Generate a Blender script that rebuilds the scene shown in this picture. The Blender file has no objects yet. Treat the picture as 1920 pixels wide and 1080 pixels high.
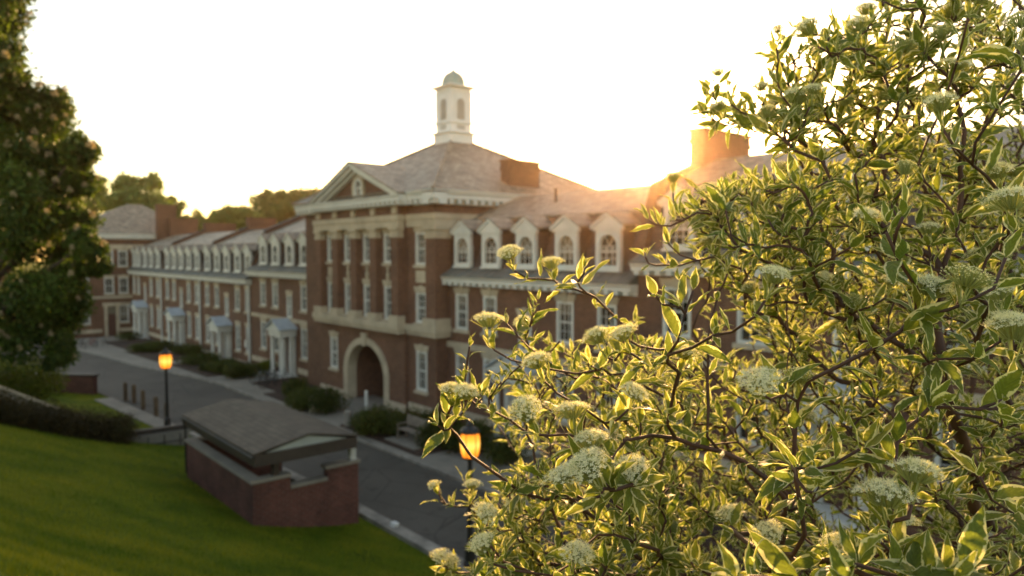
import bpy, math, random
import numpy as np
from mathutils import Vector, Matrix

random.seed(7); rng = np.random.default_rng(11)
scene = bpy.context.scene
COL = scene.collection
R = math.radians

# ------------------------------------------------------------------ camera
TH = R(41.0)                       # the terrace runs along X; the camera looks 41 degrees off it
PITCH = math.atan(67 / 1333.0)
cam_d = bpy.data.cameras.new('camera'); cam = bpy.data.objects.new('camera', cam_d); COL.objects.link(cam)
cam.location = (0, 0, 0); cam.rotation_euler = (R(90) - PITCH, 0, R(49.0))
cam_d.sensor_width = 36; cam_d.lens = 25.0; cam_d.clip_start = 0.05; cam_d.clip_end = 3000
cam_d.dof.use_dof = True; cam_d.dof.focus_distance = 1.15; cam_d.dof.aperture_fstop = 4.1
cam_d.dof.aperture_blades = 0
scene.camera = cam

# ------------------------------------------------------------------ sky, sun, exposure
SUN_EL, SUN_AZ = R(8.5), R(-36.9)   # azimuth clockwise from +Y
world = bpy.data.worlds.new('World'); scene.world = world; world.use_nodes = True
wn = world.node_tree.nodes; wl = world.node_tree.links
bg = wn['Background']
sky = wn.new('ShaderNodeTexSky'); sky.sky_type = 'NISHITA'; sky.sun_disc = False
sky.sun_elevation = SUN_EL; sky.sun_rotation = SUN_AZ
sky.air_density = 1.0; sky.dust_density = 1.2; sky.ozone_density = 0.3; sky.altitude = 100
tint = wn.new('ShaderNodeMix'); tint.data_type = 'RGBA'; tint.blend_type = 'MULTIPLY'; tint.inputs[0].default_value = 1.0
tint.inputs[7].default_value = (1.0, 0.885, 0.765, 1)
wl.new(sky.outputs[0], tint.inputs[6]); wl.new(tint.outputs[2], bg.inputs[0])
bg.inputs[1].default_value = 0.15
sun_d = bpy.data.lights.new('sun', 'SUN'); sun = bpy.data.objects.new('sun', sun_d); COL.objects.link(sun)
sun_d.energy = 4.2; sun_d.angle = R(0.6); sun_d.color = (1.0, 0.58, 0.25)
sd = Vector((math.sin(SUN_AZ) * math.cos(SUN_EL), math.cos(SUN_AZ) * math.cos(SUN_EL), math.sin(SUN_EL)))
sun.rotation_euler = (-sd).to_track_quat('-Z', 'Y').to_euler(); sun.location = sd * 200
vs = scene.view_settings
scene.display_settings.display_device = 'sRGB'
vs.view_transform = 'Standard'; vs.look = 'None'; vs.exposure = 1.78; vs.gamma = 1.0; vs.use_curve_mapping = False
scene.cycles.use_denoising = True
scene.cycles.max_bounces = 8; scene.cycles.transmission_bounces = 4; scene.cycles.diffuse_bounces = 4
scene.cycles.sample_clamp_indirect = 8

# ------------------------------------------------------------------ helpers
FWD = np.array([-math.cos(TH), math.sin(TH), 0]); RGT = np.array([math.sin(TH), math.cos(TH), 0])
def at(px, py, d):
    """world point seen along the direction (px, py) of the survey picture, d metres ahead"""
    p = FWD * d + RGT * (d * (px - 960) / 1333.0)
    return np.array([p[0], p[1], -d * (py - 473) / 1333.0])

ORIGIN = {}
class MB:
    def __init__(s): s.v = []; s.f = []; s.m = []
    def add(s, vs_, fs_, mi=0):
        b = len(s.v); s.v += [tuple(map(float, q)) for q in vs_]
        for f in fs_: s.f.append(tuple(b + i for i in f)); s.m.append(mi)
    def quad(s, a, b, c, d, mi=0): s.add([a, b, c, d], [(0, 1, 2, 3)], mi)
    def box(s, x0, x1, y0, y1, z0, z1, mi=0):
        s.add([(x0,y0,z0),(x1,y0,z0),(x1,y1,z0),(x0,y1,z0),(x0,y0,z1),(x1,y0,z1),(x1,y1,z1),(x0,y1,z1)],
              [(0,3,2,1),(4,5,6,7),(0,1,5,4),(1,2,6,5),(2,3,7,6),(3,0,4,7)], mi)
    def prism(s, poly, h, mi=0):
        """poly: list of 3-D points of a planar outline, extruded by vector h"""
        n = len(poly); h = np.array(h, float); P = [np.array(p, float) for p in poly]
        s.add(P + [p + h for p in P], [tuple(range(n))[::-1], tuple(range(n, 2*n))] + [(i, (i+1) % n, (i+1) % n + n, i + n) for i in range(n)], mi)
    def tube(s, pts, rad, sides=8, mi=0, cap=True):
        pts = [np.array(p, float) for p in pts]
        if not hasattr(rad, '__len__'): rad = [rad] * len(pts)
        b = len(s.v); n = len(pts); ref = np.array([0.31, 0.17, 0.93])
        for i, p in enumerate(pts):
            t = pts[min(i+1, n-1)] - pts[max(i-1, 0)]; t = t / (np.linalg.norm(t) + 1e-9)
            a = np.cross(t, ref); na = np.linalg.norm(a)
            if na < 0.05: a = np.cross(t, np.array([1.0, 0, 0])); na = np.linalg.norm(a)
            a /= na; c = np.cross(t, a)
            for k in range(sides):
                w = 2 * math.pi * k / sides
                s.v.append(tuple(p + rad[i] * (math.cos(w) * a + math.sin(w) * c)))
        for i in range(n - 1):
            for k in range(sides):
                k2 = (k + 1) % sides
                s.f.append((b+i*sides+k, b+i*sides+k2, b+(i+1)*sides+k2, b+(i+1)*sides+k)); s.m.append(mi)
        if cap:
            s.f.append(tuple(b + k for k in range(sides))[::-1]); s.m.append(mi)
            s.f.append(tuple(b + (n-1)*sides + k for k in range(sides))); s.m.append(mi)
    def lathe(s, cx, cy, prof, sides=16, mi=0):
        b = len(s.v)
        for r, z in prof:
            for k in range(sides):
                w = 2 * math.pi * k / sides; s.v.append((cx + r*math.cos(w), cy + r*math.sin(w), z))
        for i in range(len(prof) - 1):
            for k in range(sides):
                k2 = (k + 1) % sides
                s.f.append((b+i*sides+k, b+i*sides+k2, b+(i+1)*sides+k2, b+(i+1)*sides+k)); s.m.append(mi)
        s.f.append(tuple(b + k for k in range(sides))[::-1]); s.m.append(mi)
        s.f.append(tuple(b + (len(prof)-1)*sides + k for k in range(sides))); s.m.append(mi)
    def mesh(s, name, mats, smooth=False, off=(0, 0, 0)):
        me = bpy.data.meshes.new(name)
        me.from_pydata([(x-off[0], y-off[1], z-off[2]) for x, y, z in s.v], [], s.f)
        for m in (mats if isinstance(mats, (list, tuple)) else [mats]): me.materials.append(m)
        if len(me.materials) > 1: me.polygons.foreach_set('material_index', s.m)
        if smooth: me.polygons.foreach_set('use_smooth', [True] * len(s.f))
        me.update(); return me
    def build(s, name, mats, parent=None, smooth=False, off=None):
        o0 = ORIGIN.get(parent.name, (0, 0, 0)) if (parent is not None and off is None) else (off or (0, 0, 0))
        o = bpy.data.objects.new(name, s.mesh(name, mats, smooth, o0)); COL.objects.link(o)
        if parent is not None:
            o.parent = parent; ORIGIN[o.name] = o0
        elif off: o.location = off
        return o

def nmesh(name, verts, faces_flat, nper, mats, smooth=True, midx=None, uv=None, attr=None):
    """fast mesh from numpy arrays; every face has nper corners"""
    me = bpy.data.meshes.new(name); nf = len(faces_flat) // nper
    me.vertices.add(len(verts)); me.vertices.foreach_set('co', np.asarray(verts, np.float32).ravel())
    me.loops.add(len(faces_flat)); me.loops.foreach_set('vertex_index', np.asarray(faces_flat, np.int32))
    me.polygons.add(nf); me.polygons.foreach_set('loop_start', np.arange(0, nf*nper, nper, dtype=np.int32))
    for m in (mats if isinstance(mats, (list, tuple)) else [mats]): me.materials.append(m)
    if midx is not None: me.polygons.foreach_set('material_index', np.asarray(midx, np.int32))
    if uv is not None:
        l = me.uv_layers.new(name='UVMap'); l.data.foreach_set('uv', np.asarray(uv, np.float32)[faces_flat].ravel())
    if attr is not None:
        a = me.attributes.new('tone', 'FLOAT', 'POINT'); a.data.foreach_set('value', np.asarray(attr, np.float32))
    me.update(calc_edges=True); me.validate()
    if smooth: me.polygons.foreach_set('use_smooth', np.ones(len(me.polygons), bool))
    return me

def tag(o, label=None, cat=None, group=None, kind=None):
    if label: o['label'] = label
    if cat: o['category'] = cat
    if group: o['group'] = group
    if kind: o['kind'] = kind
    return o
def thing(name, label, cat, loc, group=None):
    o = bpy.data.objects.new(name, None); COL.objects.link(o); o.location = loc; o.empty_display_size = 0.3
    ORIGIN[o.name] = tuple(loc); return tag(o, label, cat, group)
def link(name, me, parent=None, loc=(0, 0, 0), rot=0):
    o = bpy.data.objects.new(name, me); COL.objects.link(o); o.parent = parent; o.location = loc; o.rotation_euler = (0, 0, rot); return o
def copy_tree(o, parent=None):
    c = o.copy(); COL.objects.link(c); c.parent = parent
    for ch in [x for x in COL.objects if x.parent == o]: copy_tree(ch, c)
    return c

# ------------------------------------------------------------------ materials
def nodes_of(name):
    m = bpy.data.materials.new(name); m.use_nodes = True; nt = m.node_tree
    return m, nt, nt.nodes, nt.links, nt.nodes['Principled BSDF']
def N(nt, t, **kw):
    n = nt.nodes.new(t)
    for k, v in kw.items(): setattr(n, k, v)
    return n
def ramp(nt, src, stops):
    r = N(nt, 'ShaderNodeValToRGB'); e = r.color_ramp.elements
    while len(e) < len(stops): e.new(0.5)
    for i, (p, c) in enumerate(stops): e[i].position = p; e[i].color = (*c, 1) if len(c) == 3 else c
    nt.links.new(src, r.inputs[0]); return r.outputs[0]
def mulc(nt, a, b, f=1.0, mode='MULTIPLY'):
    m = N(nt, 'ShaderNodeMix', data_type='RGBA', blend_type=mode); m.inputs[0].default_value = f
    nt.links.new(a, m.inputs[6]); nt.links.new(b, m.inputs[7]); return m.outputs[2]
def noise(nt, vec, scale, detail=4, rough=0.6):
    n = N(nt, 'ShaderNodeTexNoise'); n.inputs['Scale'].default_value = scale; n.inputs['Detail'].default_value = detail
    n.inputs['Roughness'].default_value = rough; nt.links.new(vec, n.inputs['Vector']); return n.outputs[0]
def bump(nt, h, bsdf, strength=0.3, dist=0.02):
    b = N(nt, 'ShaderNodeBump'); b.inputs['Strength'].default_value = strength; b.inputs['Distance'].default_value = dist
    nt.links.new(h, b.inputs['Height']); nt.links.new(b.outputs[0], bsdf.inputs['Normal'])
def pmat(name, base, rough=0.7, var=0.25, scale=2.5, fine=18, bmp=0.15, metal=0.0, dist=0.01):
    m, nt, n, l, b = nodes_of(name)
    g = N(nt, 'ShaderNodeNewGeometry'); a = noise(nt, g.outputs['Position'], scale); c = noise(nt, g.outputs['Position'], fine, 5)
    lo = tuple(max(0, x * (1 - var)) for x in base); hi = tuple(min(1, x * (1 + var)) for x in base)
    ca = ramp(nt, a, [(0.3, lo), (0.7, hi)]); cb = ramp(nt, c, [(0.25, (1-var*.6,)*3), (0.75, (1.0,)*3)])
    l.new(mulc(nt, ca, cb), b.inputs['Base Color']); b.inputs['Roughness'].default_value = rough; b.inputs['Metallic'].default_value = metal
    if bmp: bump(nt, c, b, bmp, dist)
    return m
def wall_uv(nt, zscale=1.0):
    """x along the wall (whichever way it faces), y up"""
    g = N(nt, 'ShaderNodeNewGeometry'); sp = N(nt, 'ShaderNodeSeparateXYZ'); sn = N(nt, 'ShaderNodeSeparateXYZ')
    nt.links.new(g.outputs['Position'], sp.inputs[0]); nt.links.new(g.outputs['True Normal'], sn.inputs[0])
    ax = N(nt, 'ShaderNodeMath', operation='ABSOLUTE'); ay = N(nt, 'ShaderNodeMath', operation='ABSOLUTE')
    nt.links.new(sn.outputs[0], ax.inputs[0]); nt.links.new(sn.outputs[1], ay.inputs[0])
    gt = N(nt, 'ShaderNodeMath', operation='GREATER_THAN'); nt.links.new(ax.outputs[0], gt.inputs[0]); nt.links.new(ay.outputs[0], gt.inputs[1])
    mx = N(nt, 'ShaderNodeMix'); nt.links.new(gt.outputs[0], mx.inputs[0]); nt.links.new(sp.outputs[0], mx.inputs[2]); nt.links.new(sp.outputs[1], mx.inputs[3])
    zz = N(nt, 'ShaderNodeMath', operation='MULTIPLY'); zz.inputs[1].default_value = zscale; nt.links.new(sp.outputs[2], zz.inputs[0])
    cb = N(nt, 'ShaderNodeCombineXYZ'); nt.links.new(mx.outputs[0], cb.inputs[0]); nt.links.new(zz.outputs[0], cb.inputs[1])
    return cb.outputs[0], g.outputs['Position']
def brickmat(name, c1, c2, mortar, bw=0.22, bh=0.078, ms=0.011, zs=1.0, rough=0.85, bm=0.4, stain=0.35, st_scale=0.5):
    m, nt, n, l, b = nodes_of(name)
    uv, pos = wall_uv(nt, zs)
    t = N(nt, 'ShaderNodeTexBrick'); l.new(uv, t.inputs['Vector'])
    t.inputs['Color1'].default_value = (*c1, 1); t.inputs['Color2'].default_value = (*c2, 1); t.inputs['Mortar'].default_value = (*mortar, 1)
    t.inputs['Scale'].default_value = 1; t.inputs['Mortar Size'].default_value = ms; t.inputs['Mortar Smooth'].default_value = 0.2
    t.inputs['Brick Width'].default_value = bw; t.inputs['Row Height'].default_value = bh; t.inputs['Bias'].default_value = 0.0
    a = noise(nt, pos, st_scale, 6, 0.65); f = noise(nt, pos, 6, 4)
    ca = ramp(nt, a, [(0.3, (1 - stain,)*3), (0.68, (1.08, 1.06, 1.03))]); cf = ramp(nt, f, [(0.3, (0.82,)*3), (0.7, (1.1,)*3)])
    l.new(mulc(nt, mulc(nt, t.outputs[0], ca), cf), b.inputs['Base Color']); b.inputs['Roughness'].default_value = rough
    if bm:
        inv = N(nt, 'ShaderNodeMath', operation='SUBTRACT'); inv.inputs[0].default_value = 1; l.new(t.outputs[1], inv.inputs[1]); bump(nt, inv.outputs[0], b, bm, 0.01)
    return m
M = {}
M['brick'] = brickmat('brick', (0.20, 0.082, 0.047), (0.135, 0.053, 0.032), (0.20, 0.14, 0.095))
M['brick_red'] = brickmat('brick_red', (0.17, 0.050, 0.036), (0.115, 0.034, 0.026), (0.17, 0.11, 0.09), bw=0.24, bh=0.085, stain=.5, st_scale=.9)
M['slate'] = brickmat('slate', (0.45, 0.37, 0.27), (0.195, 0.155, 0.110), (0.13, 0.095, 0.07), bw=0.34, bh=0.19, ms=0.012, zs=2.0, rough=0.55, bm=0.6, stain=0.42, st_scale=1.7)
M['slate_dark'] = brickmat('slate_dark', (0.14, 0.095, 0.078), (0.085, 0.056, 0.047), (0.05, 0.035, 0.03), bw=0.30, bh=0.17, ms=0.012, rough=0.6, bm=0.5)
M['shingle'] = brickmat('shingle', (0.125, 0.098, 0.070), (0.088, 0.068, 0.048), (0.055, 0.043, 0.032), bw=0.3, bh=0.15, ms=0.012, zs=4.0, rough=0.8, bm=0.4, st_scale=1.2)
M['stone'] = pmat('limestone', (0.50, 0.41, 0.30), 0.85, 0.22, 0.9, 9)
M['white'] = pmat('white_paint', (0.66, 0.64, 0.60), 0.55, 0.10, 1.2, 14, 0.05)
M['cupola'] = pmat('cupola_paint', (0.82, 0.80, 0.79), 0.6, 0.08, 1.2, 12, 0.05)
M['copper'] = pmat('verdigris_copper', (0.33, 0.42, 0.38), 0.55, 0.2, 2.5, 10)
M['lead'] = pmat('lead_sheet', (0.46, 0.50, 0.55), 0.5, 0.15, 2, 10)
M['seam'] = pmat('weathered_metal', (0.17, 0.165, 0.145), 0.55, 0.35, 1.3, 8)
M['fascia'] = pmat('dark_fascia', (0.050, 0.036, 0.028), 0.6, 0.25, 1.5, 10)
M['iron'] = pmat('black_iron', (0.018, 0.016, 0.015), 0.45, 0.2, 5, 30)
M['concrete'] = pmat('concrete', (0.27, 0.235, 0.195), 0.9, 0.22, 0.6, 7)
M['kerb'] = pmat('granite_kerb', (0.30, 0.265, 0.225), 0.9, 0.35, 2.2, 9)
def roadmat():
    m, nt, n, l, b = nodes_of('asphalt'); g = N(nt, 'ShaderNodeNewGeometry'); p = g.outputs['Position']
    c = ramp(nt, noise(nt, p, .35, 5), [(.3, (.066, .056, .046)), (.7, (.104, .089, .073))])
    v = N(nt, 'ShaderNodeTexVoronoi'); v.feature = 'DISTANCE_TO_EDGE'; v.inputs['Scale'].default_value = .33; l.new(p, v.inputs['Vector'])
    ck = ramp(nt, v.outputs[0], [(0.0, (.45,)*3), (.012, (1.0,)*3)])
    st = ramp(nt, noise(nt, p, 1.3, 3), [(.30, (.62,)*3), (.42, (1.0,)*3)]); fn = ramp(nt, noise(nt, p, 28, 4), [(.3, (.78,)*3), (.7, (1.15,)*3)])
    l.new(mulc(nt, mulc(nt, mulc(nt, c, ck), st), fn), b.inputs['Base Color']); b.inputs['Roughness'].default_value = .85; bump(nt, noise(nt, p, 28, 4), b, .2, .01); return m
M['asphalt'] = roadmat()
M['mulch'] = pmat('bark_mulch', (0.060, 0.033, 0.022), 0.95, 0.45, 2.5, 22, 0.8, dist=0.04)
M['wood'] = pmat('weathered_wood', (0.25, 0.20, 0.155), 0.8, 0.25, 3, 20)
M['post'] = pmat('timber_post', (0.13, 0.082, 0.045), 0.85, 0.3, 3, 20)
M['door'] = pmat('red_brown_door', (0.10, 0.042, 0.028), 0.6, 0.2, 2, 12)
M['bark'] = pmat('tree_bark', (0.065, 0.048, 0.036), 0.95, 0.4, 3, 14, 0.6, dist=0.05)
M['gold'] = pmat('gilt', (0.65, 0.42, 0.12), 0.35, 0.1, 5, 20, 0.05, metal=1.0)
M['tympanum'] = pmat('pale_board', (0.40, 0.42, 0.39), 0.5, 0.1, 2, 9)
M['sign'] = pmat('white_enamel', (0.72, 0.70, 0.68), 0.5, 0.05, 3, 12, 0.0)
M['rubber'] = pmat('rubber', (0.02, 0.02, 0.02), 0.8, 0.2, 5, 20)
M['cyclegrey'] = pmat('cycle_paint_grey', (0.30, 0.31, 0.33), 0.35, 0.15, 6, 20, 0.0, metal=0.6)
M['cyclered'] = pmat('cycle_paint_red', (0.25, 0.03, 0.03), 0.35, 0.15, 6, 20, 0.0)
M['louver'] = pmat('louver_paint', (0.50, 0.47, 0.43), 0.6, 0.1, 2, 12, 0.05)
def glassmat():
    m, nt, n, l, b = nodes_of('window_glass')
    g = N(nt, 'ShaderNodeNewGeometry'); a = noise(nt, g.outputs['Position'], 0.9, 2)
    l.new(ramp(nt, a, [(0.35, (0.012, 0.010, 0.009)), (0.65, (0.075, 0.062, 0.048))]), b.inputs['Base Color'])
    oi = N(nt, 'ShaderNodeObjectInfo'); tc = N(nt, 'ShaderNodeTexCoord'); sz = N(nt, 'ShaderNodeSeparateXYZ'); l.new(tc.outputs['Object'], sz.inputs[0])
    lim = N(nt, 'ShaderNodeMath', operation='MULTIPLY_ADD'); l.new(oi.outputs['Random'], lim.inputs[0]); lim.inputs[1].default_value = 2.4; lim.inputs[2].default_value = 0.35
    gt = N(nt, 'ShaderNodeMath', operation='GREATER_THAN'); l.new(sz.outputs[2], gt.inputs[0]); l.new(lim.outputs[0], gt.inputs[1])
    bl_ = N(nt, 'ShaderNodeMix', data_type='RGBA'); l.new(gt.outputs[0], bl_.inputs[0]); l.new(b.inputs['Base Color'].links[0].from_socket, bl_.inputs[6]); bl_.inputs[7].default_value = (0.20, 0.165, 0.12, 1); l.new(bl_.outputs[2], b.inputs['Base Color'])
    b.inputs['Roughness'].default_value = 0.08; b.inputs['IOR'].default_value = 1.5
    bump(nt, noise(nt, g.outputs['Position'], 1.7, 2), b, 0.05, 0.02); return m
M['glass'] = glassmat()
def grassmat():
    m, nt, n, l, b = nodes_of('lawn_grass')
    g = N(nt, 'ShaderNodeNewGeometry'); a = noise(nt, g.outputs['Position'], 0.45, 5, 0.65); c = noise(nt, g.outputs['Position'], 3.2, 6, 0.7); f = noise(nt, g.outputs['Position'], 45, 3)
    ca = ramp(nt, a, [(0.30, (0.064, 0.110, 0.005)), (0.50, (0.132, 0.168, 0.008)), (0.70, (0.225, 0.212, 0.014))])
    cc = ramp(nt, c, [(0.3, (0.60, 0.66, 0.6)), (0.7, (1.15, 1.1, 1.0))]); cf = ramp(nt, f, [(0.3, (0.6,)*3), (0.7, (1.2,)*3)])
    l.new(mulc(nt, mulc(nt, ca, cc), cf), b.inputs['Base Color']); b.inputs['Roughness'].default_value = 0.95
    b.inputs['Specular IOR Level'].default_value = 0.1
    bump(nt, f, b, 0.8, 0.05); return m
M['grass'] = grassmat()
def leafmat(name, dark, light, trans=0.35, scale=1.5):
    """plain foliage: per-leaf tone attribute, diffuse plus light passing through"""
    m, nt, n, l, b = nodes_of(name)
    at_ = N(nt, 'ShaderNodeAttribute', attribute_name='tone'); c = ramp(nt, at_.outputs['Fac'], [(0.0, dark), (1.0, light)])
    l.new(c, b.inputs['Base Color']); b.inputs['Roughness'].default_value = 0.6; b.inputs['Specular IOR Level'].default_value = 0.25
    t = N(nt, 'ShaderNodeBsdfTranslucent'); br = N(nt, 'ShaderNodeMix', data_type='RGBA', blend_type='MULTIPLY'); br.inputs[0].default_value = 1
    l.new(c, br.inputs[6]); br.inputs[7].default_value = (1.5, 1.5, 0.6, 1); l.new(br.outputs[2], t.inputs[0])
    mx = N(nt, 'ShaderNodeMixShader'); mx.inputs[0].default_value = trans; l.new(b.outputs[0], mx.inputs[1]); l.new(t.outputs[0], mx.inputs[2])
    l.new(mx.outputs[0], n['Material Output'].inputs[0]); return m
M['chestnut'] = leafmat('chestnut_leaf', (0.024, 0.048, 0.008), (0.095, 0.140, 0.020), .34)
M['blossom'] = leafmat('chestnut_blossom', (0.27, 0.21, 0.13), (0.42, 0.33, 0.22), 0.25)
M['farleaf'] = leafmat('far_leaf', (0.085, 0.140, 0.045), (0.170, 0.240, 0.070), .25)
M['farleaf_pale'] = leafmat('far_leaf_pale', (0.105, 0.160, 0.045), (0.205, 0.270, 0.070), .25)
M['bush'] = leafmat('bush_leaf', (0.030, 0.044, 0.008), (0.090, 0.105, 0.016))
M['bush_bright'] = leafmat('bright_bush_leaf', (0.070, 0.095, 0.010), (0.15, 0.165, 0.018))
M['hedge'] = leafmat('barberry_leaf', (0.030, 0.026, 0.009), (0.062, 0.048, 0.016))
M['blade'] = leafmat('grass_blade', (0.070, 0.120, 0.006), (0.250, 0.240, 0.016), 0.3)

def variegated():
    m, nt, n, l, b = nodes_of('variegated_leaf')
    uvn = N(nt, 'ShaderNodeUVMap'); sp = N(nt, 'ShaderNodeSeparateXYZ'); l.new(uvn.outputs[0], sp.inputs[0])
    at_ = N(nt, 'ShaderNodeAttribute', attribute_name='tone')
    g = N(nt, 'ShaderNodeNewGeometry')
    # distance from midrib 0..1 (u runs -1..1 stored as 0..1)
    u = N(nt, 'ShaderNodeMath', operation='MULTIPLY_ADD'); l.new(sp.outputs[0], u.inputs[0]); u.inputs[1].default_value = 2; u.inputs[2].default_value = -1
    au = N(nt, 'ShaderNodeMath', operation='ABSOLUTE'); l.new(u.outputs[0], au.inputs[0])
    nz = N(nt, 'ShaderNodeTexNoise'); nz.inputs['Scale'].default_value = 62; nz.inputs['Detail'].default_value = 3; nz.inputs['Roughness'].default_value = 0.6
    l.new(g.outputs['Position'], nz.inputs['Vector'])
    s1 = N(nt, 'ShaderNodeMath', operation='MULTIPLY_ADD'); l.new(nz.outputs[0], s1.inputs[0]); s1.inputs[1].default_value = 1.5; s1.inputs[2].default_value = -0.80
    s2 = N(nt, 'ShaderNodeMath', operation='ADD'); l.new(au.outputs[0], s2.inputs[0]); l.new(s1.outputs[0], s2.inputs[1])
    # towards the tip and base the cream margin widens a little
    th = N(nt, 'ShaderNodeMath', operation='MULTIPLY_ADD'); l.new(at_.outputs['Fac'], th.inputs[0]); th.inputs[1].default_value = 0.26; th.inputs[2].default_value = -0.83
    s3 = N(nt, 'ShaderNodeMath', operation='ADD'); l.new(s2.outputs[0], s3.inputs[0]); l.new(th.outputs[0], s3.inputs[1])
    edge = N(nt, 'ShaderNodeMapRange'); l.new(s3.outputs[0], edge.inputs[0]); edge.inputs[1].default_value = -0.04; edge.inputs[2].default_value = 0.05
    # vein lines
    wv = N(nt, 'ShaderNodeMath', operation='MULTIPLY_ADD'); l.new(au.outputs[0], wv.inputs[0]); wv.inputs[1].default_value = -0.32; l.new(sp.outputs[1], wv.inputs[2])
    sn = N(nt, 'ShaderNodeMath', operation='SINE'); mm = N(nt, 'ShaderNodeMath', operation='MULTIPLY'); l.new(wv.outputs[0], mm.inputs[0]); mm.inputs[1].default_value = 40; l.new(mm.outputs[0], sn.inputs[0])
    green = ramp(nt, at_.outputs['Fac'], [(0.0, (0.125, 0.175, 0.036)), (0.55, (0.20, 0.235, 0.042)), (1.0, (0.30, 0.30, 0.055))])
    vn = ramp(nt, sn.outputs[0], [(0.0, (0.90,)*3), (0.9, (1.05,)*3)])
    fine = ramp(nt, noise(nt, g.outputs['Position'], 240, 3), [(0.3, (0.85,)*3), (0.7, (1.1,)*3)])
    green = mulc(nt, mulc(nt, green, vn), fine)
    cream = N(nt, 'ShaderNodeRGB'); cream.outputs[0].default_value = (0.80, 0.73, 0.45, 1)
    mixc = N(nt, 'ShaderNodeMix', data_type='RGBA'); l.new(edge.outputs[0], mixc.inputs[0]); l.new(green, mixc.inputs[6]); l.new(cream.outputs[0], mixc.inputs[7])
    # scorched tips and a few brown specks
    sp1 = N(nt, 'ShaderNodeMath', operation='POWER'); l.new(sp.outputs[1], sp1.inputs[0]); sp1.inputs[1].default_value = 9
    sp2 = N(nt, 'ShaderNodeMath', operation='MULTIPLY'); l.new(sp1.outputs[0], sp2.inputs[0]); l.new(noise(nt, g.outputs['Position'], 31, 2), sp2.inputs[1])
    tipm = N(nt, 'ShaderNodeMapRange'); l.new(sp2.outputs[0], tipm.inputs[0]); tipm.inputs[1].default_value = .36; tipm.inputs[2].default_value = .48; tipm.inputs[4].default_value = .75
    spk = N(nt, 'ShaderNodeMapRange'); l.new(noise(nt, g.outputs['Position'], 130, 2), spk.inputs[0]); spk.inputs[1].default_value = .72; spk.inputs[2].default_value = .76; spk.inputs[4].default_value = .6
    mxm = N(nt, 'ShaderNodeMath', operation='MAXIMUM'); l.new(tipm.outputs[0], mxm.inputs[0]); l.new(spk.outputs[0], mxm.inputs[1])
    brn = N(nt, 'ShaderNodeMix', data_type='RGBA'); l.new(mxm.outputs[0], brn.inputs[0]); l.new(mixc.outputs[2], brn.inputs[6]); brn.inputs[7].default_value = (.20, .11, .04, 1); mixc = brn
    l.new(mixc.outputs[2], b.inputs['Base Color']); b.inputs['Roughness'].default_value = 0.5; b.inputs['Specular IOR Level'].default_value = 0.3
    bump(nt, sn.outputs[0], b, 0.25, 0.0015)
    t = N(nt, 'ShaderNodeBsdfTranslucent'); br = N(nt, 'ShaderNodeMix', data_type='RGBA', blend_type='MULTIPLY'); br.inputs[0].default_value = 1
    l.new(mixc.outputs[2], br.inputs[6]); br.inputs[7].default_value = (1.02, 1.10, 0.62, 1); l.new(br.outputs[2], t.inputs[0])
    mx = N(nt, 'ShaderNodeMixShader'); mx.inputs[0].default_value = 0.54; l.new(b.outputs[0], mx.inputs[1]); l.new(t.outputs[0], mx.inputs[2])
    l.new(mx.outputs[0], n['Material Output'].inputs[0]); return m
M['dogleaf'] = variegated()
M['dogstem'] = pmat('dogwood_bark', (0.085, 0.036, 0.024), 0.68, 0.4, 14, 90, 0.3, dist=0.002)
M['petal'] = leafmat('cream_petal', (0.70, 0.66, 0.48), (0.90, 0.86, 0.70), 0.3)
M['pedicel'] = leafmat('flower_stalk', (0.26, 0.28, 0.11), (0.38, 0.40, 0.18), 0.3)
def glow():
    m, nt, n, l, b = nodes_of('amber_lantern_glass')
    g = N(nt, 'ShaderNodeTexCoord'); sp = N(nt, 'ShaderNodeSeparateXYZ'); l.new(g.outputs['Object'], sp.inputs[0])
    # hot near the bulb's height, amber towards top and bottom of the shade
    c = N(nt, 'ShaderNodeMath', operation='ABSOLUTE'); l.new(sp.outputs[2], c.inputs[0])
    col = ramp(nt, c.outputs[0], [(0.0, (1.0, 0.55, 0.10)), (0.16, (1.0, 0.36, 0.035)), (0.3, (0.9, 0.22, 0.015))])
    e = N(nt, 'ShaderNodeEmission'); l.new(col, e.inputs[0]); e.inputs[1].default_value = 0.62
    l.new(e.outputs[0], n['Material Output'].inputs[0]); return m
M['amber'] = glow()
def bulb():
    m, nt, n, l, b = nodes_of('lit_bulb'); e = N(nt, 'ShaderNodeEmission'); e.inputs[0].default_value = (1, 0.72, 0.28, 1); e.inputs[1].default_value = 3.0
    l.new(e.outputs[0], n['Material Output'].inputs[0]); return m
M['bulb'] = bulb()

# ------------------------------------------------------------------ ground
def sst(a, b, x): t = min(1, max(0, (x - a) / (b - a))); return t * t * (3 - 2 * t)
def zr(X):  # the road falls away towards the far left
    return -8.45 - 0.95 * min(1, max(0, (-50 - X) / 36.0))
def near_edge(X):
    pts = [(-90, 5.0), (-75, 7.0), (-60, 8.6), (-48, 9.1), (-37, 10.1), (-30, 11.0), (-22, 11.45), (60, 11.7)]
    return float(np.interp(X, [p[0] for p in pts], [p[1] for p in pts]))
def far_edge(X):
    pts = [(-76, 12.6), (-67, 13.3), (-60, 13.6), (-52, 14.6), (-46, 15.4), (60, 15.7)]
    return float(np.interp(X, [p[0] for p in pts], [p[1] for p in pts]))
def terrain(X, Y):
    base = zr(X) - 0.06
    k = 0.235 + 0.335 * sst(-20, 0, X)
    if X < -36: k *= max(0.25, 1 - (-36 - X) / 20)
    t = near_edge(X) - 0.35 - Y
    if t <= 0: return base
    z = base + 0.06 + k * (t - 1.2 * (1 - math.exp(-t / 1.2))) + 0.012 * min(t, 14) ** 2
    return min(z, base + 9 + 2 * math.tanh(max(0, t - 20) / 30))
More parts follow.
